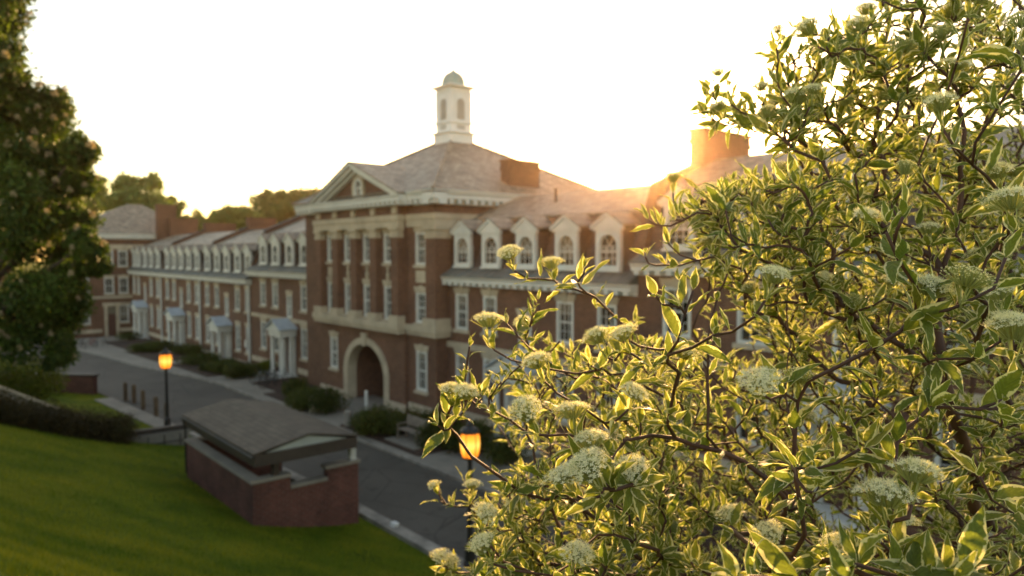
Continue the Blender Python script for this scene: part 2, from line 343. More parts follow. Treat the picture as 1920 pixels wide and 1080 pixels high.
def grid_sheet(name, xs, ys, zf, mat):
    mb = MB(); nx, ny = len(xs), len(ys)
    mb.add([(x, y, zf(x, y)) for x in xs for y in ys], [(i*ny+j, (i+1)*ny+j, (i+1)*ny+j+1, i*ny+j+1) for i in range(nx-1) for j in range(ny-1)])
    o = mb.build(name, mat, smooth=True); o['kind'] = 'structure'; return o
xs = [-900, -400, -200, -120] + list(np.arange(-100, 20.1, 1.0)) + [40, 90, 200, 500, 900]
ys = [-900, -300, -100, -50, -30] + list(np.arange(-20, 20.1, 0.6)) + [25, 40, 80, 160, 400, 900]
grid_sheet('ground', xs, ys, terrain, M['grass'])
def strip(name, mat, xs, y0, y1, dz, kerb=0.0, kind='structure', ny=4):
    mb = MB(); xs = list(xs); rows = []
    for x in xs:
        a, b = y0(x) if callable(y0) else y0, y1(x) if callable(y1) else y1
        rows.append([(x, a + (b-a) * j / ny, zr(x) + dz) for j in range(ny + 1)])
    for i in range(len(xs) - 1):
        for j in range(ny): mb.quad(rows[i][j], rows[i+1][j], rows[i+1][j+1], rows[i][j+1])
    if kerb:
        lo = lambda p: (p[0], p[1], p[2] - kerb)
        for i in range(len(xs) - 1):
            for j in (0, ny): mb.quad(lo(rows[i][j]), lo(rows[i+1][j]), rows[i+1][j], rows[i][j])
        for i in (0, len(xs) - 1):
            for j in range(ny): mb.quad(lo(rows[i][j]), rows[i][j], rows[i][j+1], lo(rows[i][j+1]))
    o = mb.build(name, mat)
    if kind: o['kind'] = kind
    return o
X_ALL = np.arange(-76, 45, 1.0)
strip('road', M['asphalt'], X_ALL, near_edge, far_edge, 0.0)
strip('pavement', M['concrete'], np.arange(-88.6, 45, 1.0), lambda x: far_edge(x) + 0.22, lambda x: 21.0, 0.09, 0.14)
strip('far_kerb', M['kerb'], X_ALL, far_edge, lambda x: far_edge(x) + 0.2, 0.11, 0.2, ny=1)
strip('near_kerb', M['kerb'], np.arange(-34.5, 45, 0.5), lambda x: near_edge(x) - 0.42, near_edge, 0.10, 0.22, ny=1)
strip('forecourt', M['concrete'], np.arange(-89, -74, 1.0), lambda x: 6.0, lambda x: far_edge(x) + 0.2, 0.05, 0.1)
strip('post_strip', M['concrete'], np.arange(-46, -35.4, 0.5), lambda x: near_edge(x) - 0.9, lambda x: near_edge(x) - 0.02, 0.06, 0.15, ny=1)
BEDS = [(-40.9, -36.6, 16.2, 18.7), (-45.0, -40.8, 17.1, 20.0), (-31.0, -24.2, 15.95, 18.9), (-18.9, 5, 15.95, 19.9), (-57.5, -49.2, 15.6, 20.0), (-70.2, -60.2, 15.4, 20.0), (-82.0, -73.0, 15.9, 20.0)]
for i, (a, b, c, d) in enumerate(BEDS):
    strip('planting_bed', M['mulch'], np.linspace(a, b, 12), c, d, 0.16, 0.12)

# ------------------------------------------------------------------ building kit
CACHE = {}
def win_meshes(w, h, style):
    key = (round(w, 2), round(h, 2), style)
    if key in CACHE: return CACHE[key]
    f = MB(); t = 0.11; dep = 0.20
    arch = 'arch' in style
    zt = h
    if not arch:
        f.box(-w/2, -w/2 + t, -0.02, dep, 0, h); f.box(w/2 - t, w/2, -0.02, dep, 0, h)
        f.box(-w/2 + t, w/2 - t, -0.02, dep, h - t, h); f.box(-w/2 + t, w/2 - t, -0.02, dep, 0, t)
        x0, x1, z0, z1 = -w/2 + t, w/2 - t, t, h - t
        zm = (z0 + z1) / 2
        f.box(x0, x1, 0.06, 0.13, zm - 0.035, zm + 0.035)
        nx = 3; mt = 0.022
        for k in range(1, nx): xx = x0 + (x1 - x0) * k / nx; f.box(xx - mt/2, xx + mt/2, 0.085, 0.12, z0, zm - 0.036); f.box(xx - mt/2, xx + mt/2, 0.085, 0.12, zm + 0.036, z1)
        for zz in ((z0 + zm) / 2, (zm + z1) / 2): f.box(x0, x1, 0.088, 0.117, zz - mt/2, zz + mt/2)
        g = MB(); g.box(x0, x1, 0.135, 0.145, z0, z1)
    else:
        # round-headed casing: jambs plus a half ring with its spandrels filled out to a square panel
        r = w/2 - 0.16; zs = h - w/2 + 0.02
        f.box(-w/2, -r, -0.02, dep, 0, zs); f.box(r, w/2, -0.02, dep, 0, zs); f.box(-r, r, -0.02, dep, 0, 0.14)
        n = 12
        for k in range(n):
            a0, a1 = math.pi * k / n, math.pi * (k+1) / n
            p = [(r*math.cos(a0), -0.02, zs + r*math.sin(a0)), (r*math.cos(a1), -0.02, zs + r*math.sin(a1))]
            q = []
            for a in (a1, a0):
                c, s_ = math.cos(a), math.sin(a); m_ = max(abs(c), abs(s_), 1e-6); q.append((c/m_*w/2, -0.02, zs + max(0, s_/m_*w/2)))
            f.prism(p + q, (0, dep, 0))
        zm = zs - (zs - 0.14) * 0.42 + 0.1
        f.box(-r, r, 0.06, 0.13, zm - 0.03, zm + 0.03); mt = 0.022
        for k in (1, 2): xx = -r + 2*r*k/3; f.box(xx - mt/2, xx + mt/2, 0.085, 0.12, 0.14, zs)
        for zz in (0.14 + (zm - 0.14)/2, zm + (zs - zm)/2, zs): f.box(-r, r, 0.088, 0.117, zz - mt/2, zz + mt/2)
        for a in (60, 120): f.tube([(0, 0.1, zs), (r*math.cos(R(a)), 0.1, zs + r*math.sin(R(a)))], 0.012, 4)
        g = MB(); n = 14; g.prism([(-r, 0.135, 0.12), (r, 0.135, 0.12)] + [((r+.02)*math.cos(math.pi*k/n), 0.135, zs + (r+.02)*math.sin(math.pi*k/n)) for k in range(n+1)], (0, 0.01, 0))
    s = MB(); s.box(-w/2 - 0.1, w/2 + 0.1, -0.12, 0.10, -0.16, -0.003)
    ln = MB()
    hh = 0.30
    ln.prism([(-w/2 - 0.04, -0.05, h + 0.003), (w/2 + 0.04, -0.05, h + 0.003), (w/2 + 0.17, -0.05, h + hh), (-w/2 - 0.17, -0.05, h + hh)], (0, 0.12, 0))
    ln.prism([(-0.09, -0.08, h - 0.03), (0.09, -0.08, h - 0.03), (0.13, -0.08, h + hh + 0.06), (-0.13, -0.08, h + hh + 0.06)], (0, 0.10, 0))
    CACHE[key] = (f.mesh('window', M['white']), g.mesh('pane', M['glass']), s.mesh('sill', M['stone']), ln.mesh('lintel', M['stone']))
    return CACHE[key]
def add_window(root, x, y, z, w, h, rot=0, style='sash', sill=True, lintel=True, name='window'):
    f, g, s, ln = win_meshes(w, h, style); o0 = ORIGIN[root.name]
    o = link(name, f, root, (x - o0[0], y - o0[1], z - o0[2]), rot)
    link('pane', g, o)
    if sill: link('sill', s, o)
    if lintel: link('lintel', ln, o)
    return o
def wall_face(mb, P, ud, length, z0, z1, holes, mi=0):
    """vertical wall face from P along ud, rectangles in holes (u0,u1,z0,z1) left open"""
    us = sorted({0, length} | {h for q in holes for h in q[:2]}); zs = sorted({z0, z1} | {h for q in holes for h in q[2:4]})
    P = np.array(P, float); ud = np.array(ud, float)
    for i in range(len(us) - 1):
        for j in range(len(zs) - 1):
            uc, zc = (us[i] + us[i+1]) / 2, (zs[j] + zs[j+1]) / 2
            if any(q[0] < uc < q[1] and q[2] < zc < q[3] for q in holes): continue
            a, b = P + ud * us[i], P + ud * us[i+1]
            mb.quad((a[0], a[1], zs[j]), (b[0], b[1], zs[j]), (b[0], b[1], zs[j+1]), (a[0], a[1], zs[j+1]), mi)
def cornice(mb, x0, x1, yf, z0, z1, out, axis='y', mi=0, mod=True, back=0.3):
    """stepped cornice projecting by out in front of plane yf (towards -Y), or towards +X of plane yf when axis is x"""
    h = z1 - z0
    prof = [(0.0, z0), (0.28*out, z0), (0.28*out, z0 + 0.30*h), (0.86*out, z0 + 0.42*h), (0.86*out, z0 + 0.72*h), (out, z0 + 0.9*h), (out, z1), (-back, z1), (-back, z0)]
    if axis == 'y': mb.prism([(x0, yf - p, z) for p, z in prof], (x1 - x0, 0, 0), mi)
    else: mb.prism([(yf + p, x0, z) for p, z in prof], (0, x1 - x0, 0), mi)
    if mod:
        n = max(2, int((x1 - x0) / 0.46)); w = 0.21
        for k in range(n):
            a = x0 + (x1 - x0) * (k + 0.5) / n
            if axis == 'y': mb.box(a - w/2, a + w/2, yf - 0.82*out, yf - 0.285*out, z0 + 0.08*h, z0 + 0.405*h, mi)
            else: mb.box(yf + 0.285*out, yf + 0.82*out, a - w/2, a + w/2, z0 + 0.08*h, z0 + 0.405*h, mi)

YW = 20.3
def portal(root, xc, z0, yw=YW):
    """white timber porch: paired columns, entablature, small gabled lead roof, door behind"""
    o0 = ORIGIN[root.name]
    p = MB(); W = 0.90; yf = yw - 1.0
    p.box(xc - W - 0.12, xc + W + 0.12, yf - 0.1, yw - 0.003, z0 + 2.62, z0 + 3.0); p.box(xc - W - 0.22, xc + W + 0.22, yf - 0.2, yw - 0.003, z0 + 3.003, z0 + 3.12)
    p.prism([(xc - W - 0.2, yf - 0.12, z0 + 3.123), (xc + W + 0.2, yf - 0.12, z0 + 3.123), (xc, yf - 0.12, z0 + 3.72)], (0, 0.12, 0))
    p.box(xc - W - 0.25, xc + W + 0.25, yf - 0.25, yw - 0.003, z0 - 0.3, z0 - 0.003)
    p.box(xc - .88, xc - 0.56, yw - 0.10, yw - 0.003, z0, z0 + 2.6); p.box(xc + 0.56, xc + .88, yw - 0.10, yw - 0.003, z0, z0 + 2.6)
    po = p.build('portal', M['white'], root)
    r = MB()
    for s in (-1, 1):
        r.prism([(xc, yf - 0.3, z0 + 3.80), (xc, yf - 0.3, z0 + 3.735), (xc + s*(W + 0.36), yf - 0.3, z0 + 3.09), (xc + s*(W + 0.36), yf - 0.3, z0 + 3.16)], (0, 1.297, 0))
    r.build('portal_roof', M['lead'], po)
    for s in (-1, 1):
        for yy in (yf + 0.1, yw - 0.32):
            c = MB(); x = xc + s * (W - 0.08)
            c.lathe(x, yy, [(0.17, z0), (0.17, z0 + 0.1), (0.135, z0 + 0.16), (0.14, z0 + 0.9), (0.115, z0 + 2.42), (0.16, z0 + 2.5), (0.16, z0 + 2.617)], 12)
            c.build('column', M['white'], po, smooth=False)
    d = MB(); d.box(xc - 0.5, xc + 0.5, yw - 0.05, yw - 0.004, z0, z0 + 2.2); d.box(xc - 0.4, xc - 0.05, yw - 0.07, yw - 0.051, z0 + 0.2, z0 + 0.95); d.box(xc + 0.05, xc + 0.4, yw - 0.07, yw - 0.051, z0 + 0.2, z0 + 0.95); d.box(xc - 0.4, xc - 0.05, yw - 0.07, yw - 0.051, z0 + 1.1, z0 + 2.0); d.box(xc + 0.05, xc + 0.4, yw - 0.07, yw - 0.051, z0 + 1.1, z0 + 2.0)
    d.build('door', M['door'], po)
    st = MB()
    for k in range(3): st.box(xc - 0.95, xc + 0.95, yf - 0.25 - 0.32*(k+1), yf - 0.252 - 0.32*k, z0 - 0.5, z0 - 0.1 - 0.13*k)
    st.build('steps', M['stone'], po)
    return po

def dormer(root, xc, z, parts):
    """slate-cheeked dormer with a round-headed window and white gabled front; z is its sill"""
    o0 = ORIGIN[root.name]
    if 'm' not in CACHE.get('dormer', {}):
        b = MB(); W = 0.60; H = 1.54; D = 1.45
        for s in (-1, 1): b.box(min(s*W, s*(W-.08)), max(s*W, s*(W-.08)), 0.12, D, -0.05, H - 0.06)
        b.prism([(-W, 0.12, H - 0.057), (W, 0.12, H - 0.057), (0, 0.12, H + 0.36)], (0, D, 0))
        f = MB(); n = 10
        f.prism([(-W - 0.14, -0.06, H - 0.08), (W + 0.14, -0.06, H - 0.08), (W + 0.14, -0.06, H + 0.03), (0, -0.06, H + 0.50), (-W - 0.14, -0.06, H + 0.03)], (0, 0.15, 0))
        f.prism([(-W + 0.12, -0.085, H - 0.02), (W - 0.12, -0.085, H - 0.02), (0, -0.085, H + 0.33)], (0, 0.02, 0))
        for s in (-1, 1): f.prism([(s*(W + 0.20), -0.13, H - 0.03), (s*(W + 0.20), -0.13, H + 0.09), (0, -0.13, H + 0.60), (0, -0.13, H + 0.48)][::s], (0, 0.068, 0))
        sl = MB(); sl.box(-W - 0.04, W + 0.04, -0.10, 0.10, -0.1, -0.003)
        r = MB()
        for s in (-1, 1):
            r.prism([(0, -0.13, H + 0.66), (0, -0.13, H + 0.602), (s*(W + 0.22), -0.13, H + 0.085), (s*(W + 0.22), -0.13, H + 0.145)][::s], (0, D + 0.5, 0))
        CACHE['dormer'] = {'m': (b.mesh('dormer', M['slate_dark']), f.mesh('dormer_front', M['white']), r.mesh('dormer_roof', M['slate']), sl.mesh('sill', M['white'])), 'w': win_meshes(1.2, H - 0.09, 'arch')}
    b, f, r, sl = CACHE['dormer']['m']; w = CACHE['dormer']['w']
    o = link('dormer', b, root, (xc - o0[0], YW + 0.02 - o0[1], z - o0[2]))
    link('dormer_front', f, o); link('sill', sl, o); link('dormer_roof', r, o); link('window', w[0], o); link('pane', w[1], o)
    return o

def wing(x0, x1, dz, label, name='terrace_house', portal_on=True, string=True, wfull=True, firewall_l=True, firewall_r=True, top_ext=0.0, bays=None, winw=0.95, group='brick terrace houses stepping along the road'):
    zb = -9.9; ze = -1.55 + dz
    root = thing(name, label, 'house', ((x0 + x1) / 2, YW, zr((x0+x1)/2)), group)
    L = x1 - x0; xc = (x0 + x1) / 2
    bx = bays or [x0 + L * (k + 0.5) / 5 for k in range(5)]
    holes = []; wins = []
    for k, x in enumerate(bx):
        if k == 2 and portal_on:
            wins.append((x, -4.35 + dz, 0.8, 1.55)); continue
        wins.append((x, -3.75 + dz, winw, 1.70)); wins.append((x, -6.92 + dz, winw, 2.0))
    for x, z, w, h in wins: holes.append((x - w/2 - x0, x + w/2 - x0, z, z + h))
    wl_ = MB(); wall_face(wl_, (x0, YW, 0), (1, 0, 0), L, zb, ze, holes)
    wl_.quad((x0, YW, zb), (x0, YW + 8, zb), (x0, YW + 8, ze), (x0, YW, ze)); wl_.quad((x1, YW, zb), (x1, YW, ze), (x1, YW + 8, ze), (x1, YW + 8, zb)); wl_.quad((x0, YW + 8, zb), (x1, YW + 8, zb), (x1, YW + 8, ze), (x0, YW + 8, ze))
    wl_.build('wall', M['brick'], root)
    for x, z, w, h in wins: add_window(root, x, YW, z, w, h)
    # stone water table and string course, leaving the porch free
    st = MB(); segs = [(x0, bx[2] - 1.35), (bx[2] + 1.35, x1)] if portal_on else [(x0, x1)]
    for a, b in segs:
        st = MB(); st.box(a + 0.004, b - 0.004, YW - 0.10, YW - 0.002, -7.98 + dz, -7.62 + dz); st.build('water_table', M['stone'], root)
    if string:
        sc_ = MB()
        sc_.box(x0 + 0.004, x1 - 0.004, YW - 0.09, YW - 0.002, -4.66 + dz, -4.38 + dz)
        sc_.build('string_course', M['stone'], root)
    e = MB(); cornice(e, x0 + 0.01, x1 - 0.01, YW, ze - 0.12, ze + 0.30, 0.52); e.build('eave_cornice', M['white'], root)
    # roof: metal skirt, steep slate slope, shallow upper slope, rear
    sk = MB(); zk = ze + 0.305; y0 = YW - 0.55; y1 = YW + 0.22; zt = zk + 0.46
    sk.prism([(x0, y0, zk), (x0, y0, zk + 0.05), (x0, y1, zt), (x0, y1, zk)], (L, 0, 0))
    for k in range(int(L / 0.55) + 1): sk.tube([(x0 + 0.1 + k*0.55, y0 + 0.01, zk + 0.06), (x0 + 0.1 + k*0.55, y1, zt + 0.012)], 0.02, 4)
    sk.build('roof_skirt', M['seam'], root)
    z2 = ze + 3.05; y2 = YW + 1.3; z3 = ze + 4.35; y3 = YW + 4.2
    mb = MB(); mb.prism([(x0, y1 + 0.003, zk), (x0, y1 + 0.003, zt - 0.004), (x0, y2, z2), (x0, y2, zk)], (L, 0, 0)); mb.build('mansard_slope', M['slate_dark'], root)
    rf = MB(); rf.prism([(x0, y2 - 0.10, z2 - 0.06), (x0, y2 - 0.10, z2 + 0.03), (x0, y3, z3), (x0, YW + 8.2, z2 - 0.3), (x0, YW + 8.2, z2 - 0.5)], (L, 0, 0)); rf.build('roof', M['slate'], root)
    for k, x in enumerate(bx): dormer(root, x, ze + 0.83, None)
    for on, x in ((firewall_l, x0), (firewall_r, x1)):
        if not on: continue
        fw = MB(); t = 0.17
        prof = [(YW + 0.02, zk - 0.02), (YW + 0.02, zt + 0.02), (y2 - 0.25, z2 + 0.22), (y3, z3 + 0.30), (YW + 8.1, z2 - 0.1), (YW + 8.1, zk)]
        fw.prism([(x - t, y, z) for y, z in prof], (2*t, 0, 0)); fo = fw.build('firewall', M['brick'], root)
        cp = MB(); pr = prof[1:5]
        for (ya, za), (yb, zb_) in zip(pr[:-1], pr[1:]): cp.prism([(x - t - .05, ya, za + .003), (x - t - .05, yb, zb_ + .003), (x - t - .05, yb, zb_ + .085), (x - t - .05, ya, za + .085)], (2*t + .1, 0, 0))
        cp.build('coping', M['fascia'], fo)
    if portal_on: portal(root, bx[2], -8.15 + dz)
    return root
def chimney(root, x0, x1, y0, y1, z0, z1):
    c = MB(); c.box(x0, x1, y0, y1, z0, z1 - 0.55); c.box(x0 - .05, x1 + .05, y0 - .05, y1 + .05, z1 - 0.55, z1 - 0.40); c.box(x0 - .015, x1 + .015, y0 - .015, y1 + .015, z1 - 0.40, z1 - 0.10)
    o = c.build('chimney', M['brick'], root)
    k = MB(); k.box(x0 - .07, x1 + .07, y0 - .07, y1 + .07, z1 - 0.10, z1)
    for i in range(3):
        if abs(y1 - y0) > abs(x1 - x0): yy = y0 + (y1 - y0) * (i + .5) / 3; k.lathe((x0 + x1)/2, yy, [(0.13, z1 + .002), (0.11, z1 + 0.06)], 8)
    k.build('chimney_cap', M['brick'], o); return o

# ------------------------------------------------------------------ central hall
HX0, HX1, HY0, HY1 = -42.3, -28.1, 19.60, 32.3
hall = thing('central_hall', 'tall brick central hall with white pediment, archway and domed cupola', 'building', (-35.2, 24, -8.45))
mb = MB()
YP = 19.40                                      # wall of the projecting front
side_h = [(HX1 - 30.6, 0)] 
fw_x = -29.35
holes = [(fw_x - .47 + 30.6, fw_x + .47 + 30.6, z, z + h) for z, h in ((-0.62, 1.60), (-3.50, 1.50), (-6.88, 1.98))]
wall_face(mb, (-30.6, HY0, 0), (1, 0, 0), 2.5, -9.5, 2.35, holes)
wall_face(mb, (HX1, HY0, 0), (0, 1, 0), HY1 - HY0, -9.5, 2.35, [])
wall_face(mb, (HX0, HY0, 0), (1, 0, 0), 2.35, -9.5, 2.35, []); wall_face(mb, (HX0, HY0, 0), (0, 1, 0), HY1 - HY0, -9.5, 2.35, []); wall_face(mb, (HX0, HY1, 0), (1, 0, 0), HX1 - HX0, -9.5, 2.35, [])
PX0, PX1 = -39.95, -30.6
pil = [-39.50, -37.42, -35.27, -33.13, -30.98]; bays = [-38.45, -36.34, -34.2, -32.05]
holes = [(x - .46 - PX0, x + .46 - PX0, z, z + h) for x in bays for z, h in ((-0.55, 1.52), (-3.5, 1.75))]
AX, AZ, AA, AB = -34.55, -6.68, 1.98, 1.66         # archway: centre, springing, half width, rise
holes += [(AX - AA - PX0, AX + AA - PX0, -9.5, AZ + AB)]
holes += [(-38.25 - .45 - PX0, -38.25 + .45 - PX0, -6.8, -4.95)]
wall_face(mb, (PX0, YP, 0), (1, 0, 0), PX1 - PX0, -9.5, 2.35, holes)
for X in (PX0, PX1): mb.quad((X, YP, -9.5), (X, HY0, -9.5), (X, HY0, 2.35), (X, YP, 2.35))
n = 20; pts = [(AX + AA*math.cos(math.pi*k/n), AZ + AB*math.sin(math.pi*k/n)) for k in range(n+1)]
for k in range(n):                              # spandrels over the arch
    (xa, za), (xb, zb) = pts[k], pts[k+1]
    mb.quad((xa, YP, za), (xb, YP, zb), (xb, YP, AZ + AB), (xa, YP, AZ + AB))
mb.build('wall', M['brick'], hall)
# passage behind the arch
mb = MB()
for k in range(n): (xa, za), (xb, zb) = pts[k], pts[k+1]; mb.quad((xa, YP + .5, za), (xb, YP + .5, zb), (xb, 26, zb), (xa, 26, za))
for s in (-1, 1): mb.quad((AX + s*AA, YP + .5, -9.5), (AX + s*AA, 26, -9.5), (AX + s*AA, 26, AZ), (AX + s*AA, YP + .5, AZ))
mb.quad((AX - AA, 25.9, -9.5), (AX + AA, 25.9, -9.5), (AX + AA, 25.9, AZ + AB), (AX - AA, 25.9, AZ + AB)); mb.build('passage', M['brick'], hall)
mb = MB()                                       # stone ring with reveal and keystone
OA, OB = AA + 0.47, AB + 0.36
q = [(AX + OA*math.cos(math.pi*k/n), AZ + OB*math.sin(math.pi*k/n)) for k in range(n+1)]
for k in range(n):
    mb.prism([(pts[k][0], YP - .08, pts[k][1]), (q[k][0], YP - .08, q[k][1]), (q[k+1][0], YP - .08, q[k+1][1]), (pts[k+1][0], YP - .08, pts[k+1][1])], (0, .58, 0))
for s in (-1, 1): mb.box(min(AX + s*AA, AX + s*OA), max(AX + s*AA, AX + s*OA), YP - .08, YP + .5, -8.5, AZ)
mb.prism([(AX - .17, YP - .16, AZ + AB - .1), (AX + .17, YP - .16, AZ + AB - .1), (AX + .30, YP - .16, AZ + OB + .25), (AX - .30, YP - .16, AZ + OB + .25)], (0, .2, 0))
mb.build('arch_surround', M['stone'], hall)
for x in bays: add_window(hall, x, YP, -0.55, .92, 1.52); add_window(hall, x, YP, -3.5, .92, 1.75)
add_window(hall, -38.25, YP, -6.8, .90, 1.85)
for z, h in ((-0.62, 1.60), (-3.50, 1.50), (-6.88, 1.98)): add_window(hall, fw_x, HY0, z, .94, h)
mb = MB(); mb.box(fw_x - .45, fw_x + .45, HY0 - .04, HY0 - .002, -1.50, -0.90); mb.build('carved_panel', M['stone'], hall)
for x in bays[1:]:
    mb = MB(); mb.prism([(x - .10, YP - .1, -0.75), (x + .10, YP - .1, -0.75), (x + .05, YP - .1, -1.05), (x - .05, YP - .1, -1.05)], (0, .09, 0)); mb.prism([(x - .1, YP - .1, -1.42), (x + .1, YP - .1, -1.42), (x + .15, YP - .1, -1.1), (x, YP - .1, -0.98), (x - .15, YP - .1, -1.1)][::-1], (0, .09, 0)); 
    for k in range(8): a0, a1 = math.pi*k/8, math.pi*(k+1)/8; mb.prism([(x + .50*math.cos(a0), YP - .05, -1.38 + .42*math.sin(a0)), (x + .58*math.cos(a0), YP - .05, -1.38 + .5*math.sin(a0)), (x + .58*math.cos(a1), YP - .05, -1.38 + .5*math.sin(a1)), (x + .50*math.cos(a1), YP - .05, -1.38 + .42*math.sin(a1))], (0, .048, 0), 1)
    mb.build('blind_arch', [M['stone'], M['brick']], hall)
mb = MB(); mb.box(bays[0] - .4, bays[0] + .4, YP - .04, YP - .002, -1.42, -0.85); mb.build('carved_panel', M['stone'], hall)
YPF = YP - .34
for x in pil:
    p = MB(); p.box(x - .31, x + .31, YPF, YP - .002, -3.2, 0.74); po = p.build('pilaster', M['brick'], hall)
    c = MB(); c.box(x - .36, x + .36, YPF - .05, YP - .002, 0.743, 0.92); c.box(x - .33, x + .33, YPF - .02, YP - .002, 0.923, 1.12); c.box(x - .42, x + .42, YPF - .10, YP - .002, 1.123, 1.247); c.build('capital', M['stone'], po)
    c = MB(); c.box(x - .44, x + .44, YPF - .12, YP - .002, -3.60, -3.203); c.build('pedestal', M['stone'], po)
p = MB(); p.box(-28.82, HX1 + .12, HY0 - .12, HY0 + .75, -3.2, 0.66); po = p.build('pilaster', M['brick'], hall)
c = MB(); c.box(-28.88, HX1 + .18, HY0 - .18, HY0 + .81, 0.663, 0.86); c.box(-28.84, HX1 + .14, HY0 - .14, HY0 + .77, 0.863, 1.08); c.box(-28.95, HX1 + .24, HY0 - .24, HY0 + .87, 1.083, 1.247); c.build('capital', M['stone'], po)
c = MB(); c.box(-28.95, HX1 + .24, HY0 - .24, HY0 + .84, -3.60, -3.203); c.build('pedestal', M['stone'], po)
b = MB()                                        # stone band at first-floor level
b.box(PX0 - .12, PX1 + .12, YPF - .16, YP - .002, -3.92, -3.603); b.box(PX0 - .06, PX1 + .06, YPF - .08, YP - .002, -4.12, -3.923)
b.box(PX1 + .122, HX1 + .30, HY0 - .28, HY0 - .002, -3.92, -3.603); b.box(PX1 + .122, HX1 + .22, HY0 - .2, HY0 - .002, -4.12, -3.923)
b.box(HX1 + .002, HX1 + .30, HY0, HY0 + .84, -3.92, -3.603); b.box(HX1 + .002, HX1 + .22, HY0, HY0 + .84, -4.12, -3.923)
b.build('stone_band', M['stone'], hall)
b = MB()
b.box(PX0 - .05, PX1 + .05, YPF - .03, YP - .002, 1.25, 1.60); b.box(PX0 - .09, PX1 + .09, YPF - .08, YP - .002, 1.603, 1.88)
b.box(PX1 + .1, HX1 + .14, HY0 - .14, HY0 - .002, 1.25, 1.60); b.box(PX1 + .1, HX1 + .18, HY0 - .18, HY0 - .002, 1.603, 1.88)
b.box(HX1 + .002, HX1 + .14, HY0, HY0 + 2.5, 1.25, 1.60); b.box(HX1 + .002, HX1 + .18, HY0, HY0 + 2.5, 1.603, 1.88)
for x in pil: b.box(x - .2, x + .2, YPF - .02, YP - .003, 1.95, 2.28)
b.build('architrave', M['stone'], hall)
b = MB(); b.box(PX0 + .02, PX1 - .02, YP - .25, YP - .004, 1.882, 2.33); b.build('frieze', M['brick'], hall)
b = MB()
cornice(b, PX0 - .1, PX1 + .72, YPF + .02, 2.33, 2.84, 0.45); 
cornice(b, PX1 + .73, HX1 + .55, HY0, 2.30, 2.90, 0.55); cornice(b, HY0 - .55, HY1 + .5, HX1, 2.30, 2.897, 0.55, axis='x')
b.box(PX1 + .73, HX1 + .56, HY0 - .60, HY0 - .5, 2.903, 2.98); b.box(HX1 + .5, HX1 + .60, HY0 - .5, HY1, 2.903, 2.98)
cornice(b, HX0 - .5, PX0 - .11, HY0, 2.30, 2.90, 0.55)
b.build('cornice', M['white'], hall)
# pediment
pa, pb, pz, ph = PX0 + .25, PX1 + .75, 2.845, 4.80; pc = (pa + pb) / 2
b = MB(); b.prism([(pa + .5, YPF + .2, pz), (pb - .5, YPF + .2, pz), (pc, YPF + .2, ph - .28)], (0, .2, 0)); ped = b.build('pediment', M['brick'], hall)
b = MB()
for s, xe in ((-1, pa), (1, pb)):
    for (t0, t1, yo) in ((0, .17, -.46), (.17, .36, -.30), (.36, .52, -.06)):
        b.prism([(xe, YPF + yo, pz + .02 - t0*.3 if False else pz + .003), (pc, YPF + yo, ph - t0), (pc, YPF + yo, ph - t1), (xe - s*t1*1.5, YPF + yo, pz + .003)][::s], (0, .2 - yo - .003, 0)) if t0 == 0 else \
        b.prism([(xe - s*t0*2.3, YPF + yo, pz + .003), (pc, YPF + yo, ph - t0 - .002), (pc, YPF + yo, ph - t1), (xe - s*t1*2.3, YPF + yo, pz + .003)][::s], (0, .2 - yo - .003, 0))
b.build('raking_cornice', M['white'], ped)
f, g, s_, ln = win_meshes(.9, 1.05, 'arch')
w = link('pediment_window', f, ped, (pc + 35.2, YPF + .1 - 24, 2.95 + 8.45)); 
link('pane', g, ped, (pc + 35.2, YPF + .06 - 24, 2.95 + 8.45))
b = MB()
for k in range(12):
    a0, a1 = math.pi*k/12, math.pi*(k+1)/12; cz = 2.95 + .62
    b.prism([(pc + .46*math.cos(a0), YPF + .05, cz + .46*math.sin(a0)), (pc + .62*math.cos(a0), YPF + .05, cz + .62*math.sin(a0)), (pc + .62*math.cos(a1), YPF + .05, cz + .62*math.sin(a1)), (pc + .46*math.cos(a1), YPF + .05, cz + .46*math.sin(a1))], (0, .145, 0))
for sg in (-1, 1): b.box(min(pc + sg*.46, pc + sg*.62), max(pc + sg*.46, pc + sg*.62), YPF + .05, YPF + .195, 2.85, 2.95 + .62)
b.build('window_surround', M['stone'], ped)
b = MB()
zq = lambda y: 2.98 + (y - HY0 + .6) * (6.5 - 2.98) / (25.9 - HY0 + .6)
for s in (-1, 1): b.prism([(pc, YPF - .5, ph + .08), (pc, YPF - .5, ph + .005), ((pa if s < 0 else pb), YPF - .5, pz + .01), ((pa if s < 0 else pb), YPF - .5, pz + .09)][::s], (0, 5.0, 0))
b.build('pediment_roof', M['slate'], hall)
# hipped roof
b = MB(); e = .62; ct = (-35.2, 25.9); z0, z1 = 2.96, 6.62; hw = .7
A = [(HX0 - e, HY0 - e), (HX1 + e, HY0 - e), (HX1 + e, HY1 + e), (HX0 - e, HY1 + e)]; T = [(ct[0] - hw, ct[1] - hw), (ct[0] + hw, ct[1] - hw), (ct[0] + hw, ct[1] + hw), (ct[0] - hw, ct[1] + hw)]
b.add([(x, y, z0 + .025) for x, y in A] + [(x, y, z1) for x, y in T], [(0,1,5,4), (1,2,6,5), (2,3,7,6), (3,0,4,7), (4,5,6,7), (3,2,1,0)])
roof = b.build('hipped_roof', M['slate'], hall)
b = MB()
for i in (0, 1, 2): b.tube([(*A[i], z0 + .05), (*T[i], z1 + .03)], .07, 6)
b.build('hip_tiles', M['slate'], roof)
chimney(hall, HX1 - 1.05, HX1 - .40, 24.55, 26.75, 3.0, 4.90)
